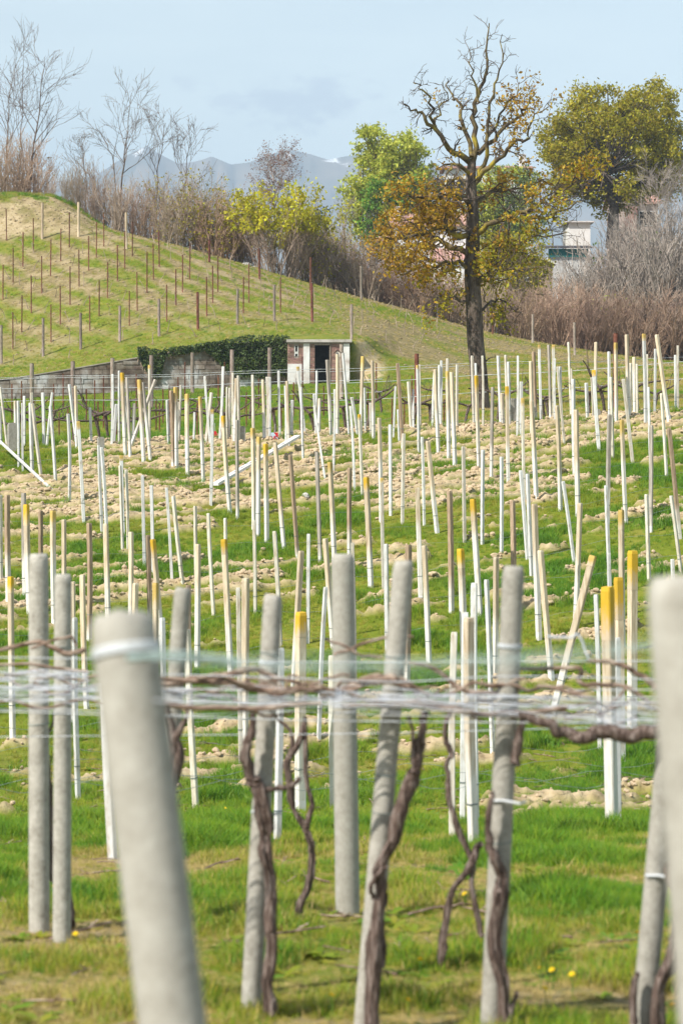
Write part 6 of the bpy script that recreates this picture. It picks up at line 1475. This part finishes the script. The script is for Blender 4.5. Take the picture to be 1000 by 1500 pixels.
def tuft(seed, nb, h, w, spread):
    g = np.random.default_rng(seed); V = []; Fs = []
    for i in range(nb):
        a = g.random() * 6.28; r = spread * g.random() ** .5; b0 = np.array((r * math.cos(a), r * math.sin(a), -.03))
        hh = h * (.45 + .75 * g.random()); la = g.random() * 6.28; le = hh * (.15 + .55 * g.random()); ld = np.array((math.cos(la), math.sin(la), 0)); sd_ = np.array((-ld[1], ld[0], 0)) if g.random() < .6 else np.array((1.0, 0, 0))
        ww = w * (.6 + .7 * g.random()); k = len(V)
        m_ = b0 + ld * le * .3 + np.array((0, 0, hh * .6)); t_ = b0 + ld * le + np.array((0, 0, hh))
        V += [b0 - sd_ * ww, b0 + sd_ * ww, m_ - sd_ * ww * .75, m_ + sd_ * ww * .75, t_]
        Fs += [(k, k + 1, k + 3, k + 2), (k + 2, k + 3, k + 4)]
    me = bpy.data.meshes.new('grass_tuft'); me.from_pydata([tuple(v) for v in V], [], Fs); me.materials.append(M['grass']); return me
def weed(seed, nl, ln, w):
    g = np.random.default_rng(seed); V = []; Fs = []
    for i in range(nl):
        a = 6.283 * i / nl + .5 * g.random(); l_ = ln * (.6 + .6 * g.random()); up = .15 + .5 * g.random(); d = np.array((math.cos(a), math.sin(a), 0)); s_ = np.array((-d[1], d[0], 0)); k = len(V)
        for t_, ww in ((.05, .25), (.4, .8), (.75, 1.0), (1.0, .1)):
            c = d * l_ * t_ + np.array((0, 0, l_ * up * (t_ - .55 * t_ * t_) - .004)); V += [c - s_ * w * ww, c + s_ * w * ww + np.array((0, 0, .004))]
        Fs += [(k + 2 * q_, k + 2 * q_ + 1, k + 2 * q_ + 3, k + 2 * q_ + 2) for q_ in range(3)]
    me = bpy.data.meshes.new('weed_rosette'); me.from_pydata([tuple(v) for v in V], [], Fs); me.materials.append(M['grass']); return me
TF = [tuft(600 + i, 34, .10, .0032, .075) for i in range(4)] + [tuft(610 + i, 40, .17, .0042, .09) for i in range(4)] + [tuft(620 + i, 46, .24, .0055, .20) for i in range(4)] + [weed(640 + i, 8 + 2 * i, .10 + .02 * i, .013 + .003 * i) for i in range(4)]
g = np.random.default_rng(9)
def wedge(n, z0, z1, umax):
    Y = np.sqrt(z0 ** 2 + (z1 ** 2 - z0 ** 2) * g.random(n)); X = (g.random(n) * 2 - 1) * umax * Y; return X, Y
GX_, GY_, GS, GV, GT_ = [], [], [], [], []
def lay(X, Y, s, v, t): GX_.append(X); GY_.append(Y); GS.append(s); GV.append(v); GT_.append(t)
# worn short grass in front
X, Y = wedge(72000, 8.2, 21.5, .20); nb_ = fbm(X * .8, Y * .8, 61, 3); f3 = fbm(X * 2.6, Y * 1.8, 65, 3); fr = ss(22, 18, Y)
keep = g.random(len(X)) < np.clip(1.15 - .55 * ss(.42, .72, nb_) * fr, .2, 1) * (.5 + .5 * ss(.36, .60, f3 + .12 * g.random(len(X))))
X, Y, f3, nb_ = X[keep], Y[keep], f3[keep], nb_[keep]
lay(X, Y, .22 + .75 * ss(.42, .75, f3) * (.5 + g.random(len(X))), g.integers(0, 4, len(X)), np.clip(.60 + .75 * (nb_ - .42) - .75 * (f3 - .52) + .2 * g.normal(size=len(X)), 0, 1))
# tall lush patches
X, Y = wedge(34000, 13, 26, .19); n1 = fbm(X * .9, Y * .6, 161, 3) + .10 * ss(16.5, 19.5, Y) * ss(25.5, 22.5, Y) - .12 * ss(17, 14, Y); keep = (n1 > .60) & (soil_mask(X, Y) < .4); X, Y, n1 = X[keep], Y[keep], n1[keep]
lay(X, Y, .42 + .75 * ss(.60, .84, n1) * (.7 + .6 * g.random(len(X))), g.integers(4, 8, len(X)), np.clip(.12 + .3 * g.random(len(X)), 0, 1))
# between the soil strips
X, Y = wedge(130000, 20.5, 67, .178); sm = soil_mask(X, Y); n2 = fbm(X * .9, Y * .8, 171, 3); n3 = fbm(X * .3, Y * .25, 175, 2)
keep = (sm < .28) & (g.random(len(X)) < np.clip(.25 + 1.5 * (n2 - .25), .25, 1)); X, Y, n2, n3 = X[keep], Y[keep], n2[keep], n3[keep]
lay(X, Y, .26 + .42 * n2 * (.6 + .8 * g.random(len(X))) + .55 * ss(.56, .72, n2), g.integers(2, 8, len(X)), np.clip(.46 - .6 * (n2 - .42) + .4 * (n3 - .5) + .08 * g.normal(size=len(X)) + .1 * ss(50, 62, Y), 0, .8))
# odd tufts in the soil
X, Y = wedge(5000, 30, 66, .14); keep = (soil_mask(X, Y) > .4) & (fbm(X * 1.3, Y * 1.3, 181, 2) > .6); X, Y = X[keep], Y[keep]
lay(X, Y, .5 + .7 * g.random(len(X)), g.integers(4, 8, len(X)), .15 + .3 * g.random(len(X)))
# flat behind the crest, and the hill
X, Y = wedge(32000, 67, 129.6, .178); n2 = fbm(X * .5, Y * .4, 191, 3); keep = g.random(len(X)) < .35 + n2; X, Y, n2 = X[keep], Y[keep], n2[keep]
pxx = 500 + F * X / Y
lay(X, Y, .22 + .4 * n2, g.integers(8, 12, len(X)), np.clip(.30 + .5 * (fbm(X * .25, Y * .2, 71, 3) - .4) + .45 * ss(.35, .6, fbm(X * .6, Y * .5, 95, 3)) * ss(520, 640, pxx) + .1 * g.normal(size=len(X)), 0, 1))
X, Y = wedge(48000, 130.4, 167, .172); pxx = 500 + F * X / Y
hf_ = ((Y + 1.4 * X - 129.8) / 2.75) % 1.0; st = ss(.28, .78, np.abs(hf_ - .5) * 2 * .62 + (fbm(X * .7, Y * .5, 81, 3) - .5) * 1.1 + .22 * ss(560, 420, pxx)) * ss(132, 142, Y) * ss(560, 420, pxx)
bd = (1 - ss(560, 420, pxx)) * ss(.34, .6, fbm(pxx / 140.0, (Y + (pxx - 500) * .004) * .28, 91, 3)); dd_ = np.maximum(st, bd)
mo = ss(154.6, 156.5, Y) * ss(161.5, 159, Y) * ss(165, 120, pxx)
keep = (g.random(len(X)) < .8 - .6 * dd_) & (mo < .3 + .9 * g.random(len(X))) & ~((pxx > 410) & (pxx < 518) & (Y < 132.2)) & ~((pxx < 425) & (Y < 130.7))
X, Y, dd_ = X[keep], Y[keep], dd_[keep]
topg = ss(159, 161, Y) * ss(185, 140, 500 + F * X / Y)
lay(X, Y, .20 + .3 * g.random(len(X)) + .5 * topg, g.integers(8, 12, len(X)), np.clip(.50 + .30 * np.maximum(dd_, mo[keep]) + .6 * (fbm(X * .4, Y * .35, 195, 3) - .45) + .2 * g.normal(size=len(X)) - .2 * topg, 0, 1))
X, Y = wedge(2400, 8.2, 32, .145); keep = (fbm(X * 1.7, Y * 1.3, 241, 2) > .44) & (soil_mask(X, Y) < .5); X, Y = X[keep], Y[keep]
lay(X, Y, .3 + .5 * g.random(len(X)), g.integers(12, 16, len(X)), .25 + .35 * g.random(len(X)))
X, Y = wedge(9000, 8.2, 24, .145); keep = fbm(X * 1.3, Y * 1.1, 231, 2) > .42; X, Y = X[keep], Y[keep]
lay(X, Y, .2 + .25 * g.random(len(X)), g.integers(0, 4, len(X)), .85 + .15 * g.random(len(X)))
X, Y, S_, V_, T_ = map(np.concatenate, (GX_, GY_, GS, GV, GT_))
scatter('grass', 'spring grass over the ground, lush green with worn yellow patches', None, X, Y, ground(X, Y), S_, g.random(len(X)) * 6.28, V_, T_, TF)
M['clod'] = mat('soil_clod', [(0.34, 0.25, 0.15), (0.49, 0.375, 0.24), (0.61, 0.49, 0.335)], 3.0, bump=.5, bscale=8, contrast=(.25, .7))
CL = [rock_mesh('soil_clod', 40 + i, M['clod']) for i in range(8)]
for i, m_ in enumerate(CL):                      # crumbled, angular, flattened
    co = np.empty(len(m_.vertices) * 3); m_.vertices.foreach_get('co', co); co = co.reshape(-1, 3)
    d = co / np.linalg.norm(co, axis=1)[:, None]; q_ = np.random.default_rng(i)
    for k in range(7):
        a = q_.normal(size=3); a /= np.linalg.norm(a); h_ = .68 + .25 * q_.random(); s_ = co @ a; co -= np.maximum(s_ - h_, 0)[:, None] * a
    co *= np.array((1.0 + .7 * q_.random(), .9 + .3 * q_.random(), .85)); m_.vertices.foreach_set('co', co.ravel()); m_.update()
X, Y = wedge(86000, 20.5, 67, .175); sm = soil_mask(X, Y); cn_ = fbm(X * 2, Y * 1.6, 201, 2); keep = (sm > .35) & (g.random(len(X)) < .3 + cn_); X, Y, cn_ = X[keep], Y[keep], cn_[keep]
sz = (.005 + .024 * g.random(len(X)) ** 3.0 + .02 * ss(.55, .75, cn_)) * (1 + .35 * ss(30, 60, Y))
scatter('soil_clods', 'pale crumbly clods of dug soil in strips along the stake rows', None, X, Y, ground(X, Y) + sz * .25, sz, g.random(len(X)) * 6.28, g.integers(0, 8, len(X)), g.random(len(X)), CL)
M['hillclod'] = mat('hill_clod', [(0.16, 0.12, 0.07), (0.30, 0.23, 0.135), (0.42, 0.33, 0.21)], 2.0, bump=0, contrast=(.25, .7))
CH = [m_.copy() for m_ in CL]
for m_ in CH: m_.materials[0] = M['hillclod']
X, Y = wedge(30000, 131, 163, .145); pxx = 500 + F * X / Y
hf_ = ((Y + 1.4 * X - 129.8) / 2.75) % 1.0; st = ss(.28, .78, np.abs(hf_ - .5) * 2 * .62 + (fbm(X * .7, Y * .5, 81, 3) - .5) * 1.1 + .22 * ss(560, 420, pxx)) * ss(132, 142, Y) * ss(560, 420, pxx)
mo = ss(154.6, 156.5, Y) * ss(161.5, 159, Y) * ss(165, 120, pxx); bd = (1 - ss(560, 420, pxx)) * ss(.34, .6, fbm(pxx / 140.0, (Y + (pxx - 500) * .004) * .28, 91, 3))
keep = (g.random(len(X)) < .03 + .30 * st + .7 * mo + .16 * bd) & ~((pxx > 405) & (pxx < 522) & (Y < 132.5)); X, Y = X[keep], Y[keep]; sz = .018 + .045 * g.random(len(X)) ** 2.5
scatter('hill_clods', 'small earth clods and stones on the tilled hillside', None, X, Y, ground(X, Y) + sz * .2, sz, g.random(len(X)) * 6.28, g.integers(0, 8, len(X)), g.random(len(X)), CH)
# prunings left lying in the near grass
PT = []
for i in range(4):
    b_ = MB(); q_ = np.random.default_rng(700 + i); P, d_ = wander((0, 0, 0), (1, .2 * q_.normal(), .03), .35, 6, .16, q_, 0); P[:, 2] = np.abs(P[:, 2]) * .4; b_.tube(P, np.linspace(.006, .0035, 7), 4); U, _ = wander(P[3], d_ + q_.normal(size=3) * .7, .12, 3, .2, q_); U[:, 2] = np.abs(U[:, 2]) * .5; b_.tube(U, .0035, 3); PT.append(b_.mesh('pruning', [M['cane']]))
X, Y = wedge(420, 8.5, 34, .145)
scatter('prunings', 'dry vine prunings lying in the near grass', None, X, Y, ground(X, Y) + .015, .5 + .8 * g.random(len(X)), g.random(len(X)) * 6.28, g.integers(0, 4, len(X)), g.random(len(X)), PT)
# dandelions
M['petal'] = mat('dandelion_yellow', [(0.75, 0.50, 0.01), (0.85, 0.62, 0.02)], 30, bump=0)
b_ = MB()
for k in range(14):
    a = k / 14 * 6.283; b_.add([(0, 0, .0), (.017 * math.cos(a - .2), .017 * math.sin(a - .2), .004), (.021 * math.cos(a), .021 * math.sin(a), .006), (.017 * math.cos(a + .2), .017 * math.sin(a + .2), .004)], [(0, 1, 2, 3)])
    b_.add([(0, 0, .006), (.011 * math.cos(a - .2), .011 * math.sin(a - .2), .012), (.013 * math.cos(a), .013 * math.sin(a), .014), (.011 * math.cos(a + .2), .011 * math.sin(a + .2), .012)], [(0, 1, 2, 3)])
pm = b_.mesh('petals', [M['petal']]); b_ = MB(); b_.tube([(0, 0, -.10), (.005, 0, -.05), (0, 0, 0)], .002, 5); smh = b_.mesh('flower_stem', [M['grass']])
for i, (x, y) in enumerate([(111, 1388), (79, 1320), (485, 1488), (615, 1432), (790, 1450), (808, 1453), (837, 1461), (797, 1479), (597, 1490), (933, 1393), (985, 1496), (680, 1331), (160, 1040), (330, 1196), (868, 806), (140, 838)]):
    B = at(x, y + 3, 7.5, 46); r = empty('dandelion', B + Vector((0, 0, .085)), f'small yellow dandelion flower in the grass, {["by the slim bluish post", "left of the shaggy vine", "at the bottom edge left of centre", "right of the centre posts", "in the right foreground cluster, left", "in the right foreground cluster, upper middle", "in the right foreground cluster, right", "in the right foreground cluster, lowest", "at the bottom edge beside the crossing vine", "near the right edge post", "in the bottom right corner", "left of the bent vine foot", "hidden low at the left stakes", "between the left posts", "among the upper right stakes", "among the upper left stakes"][i]}', 'flower', 'dandelions')
    pe = link('petals', pm, r); pe.rotation_euler = (.5, .1 * (i % 3), i); pe.scale = (.72, .72, .72); link('flower_stem', smh, r)
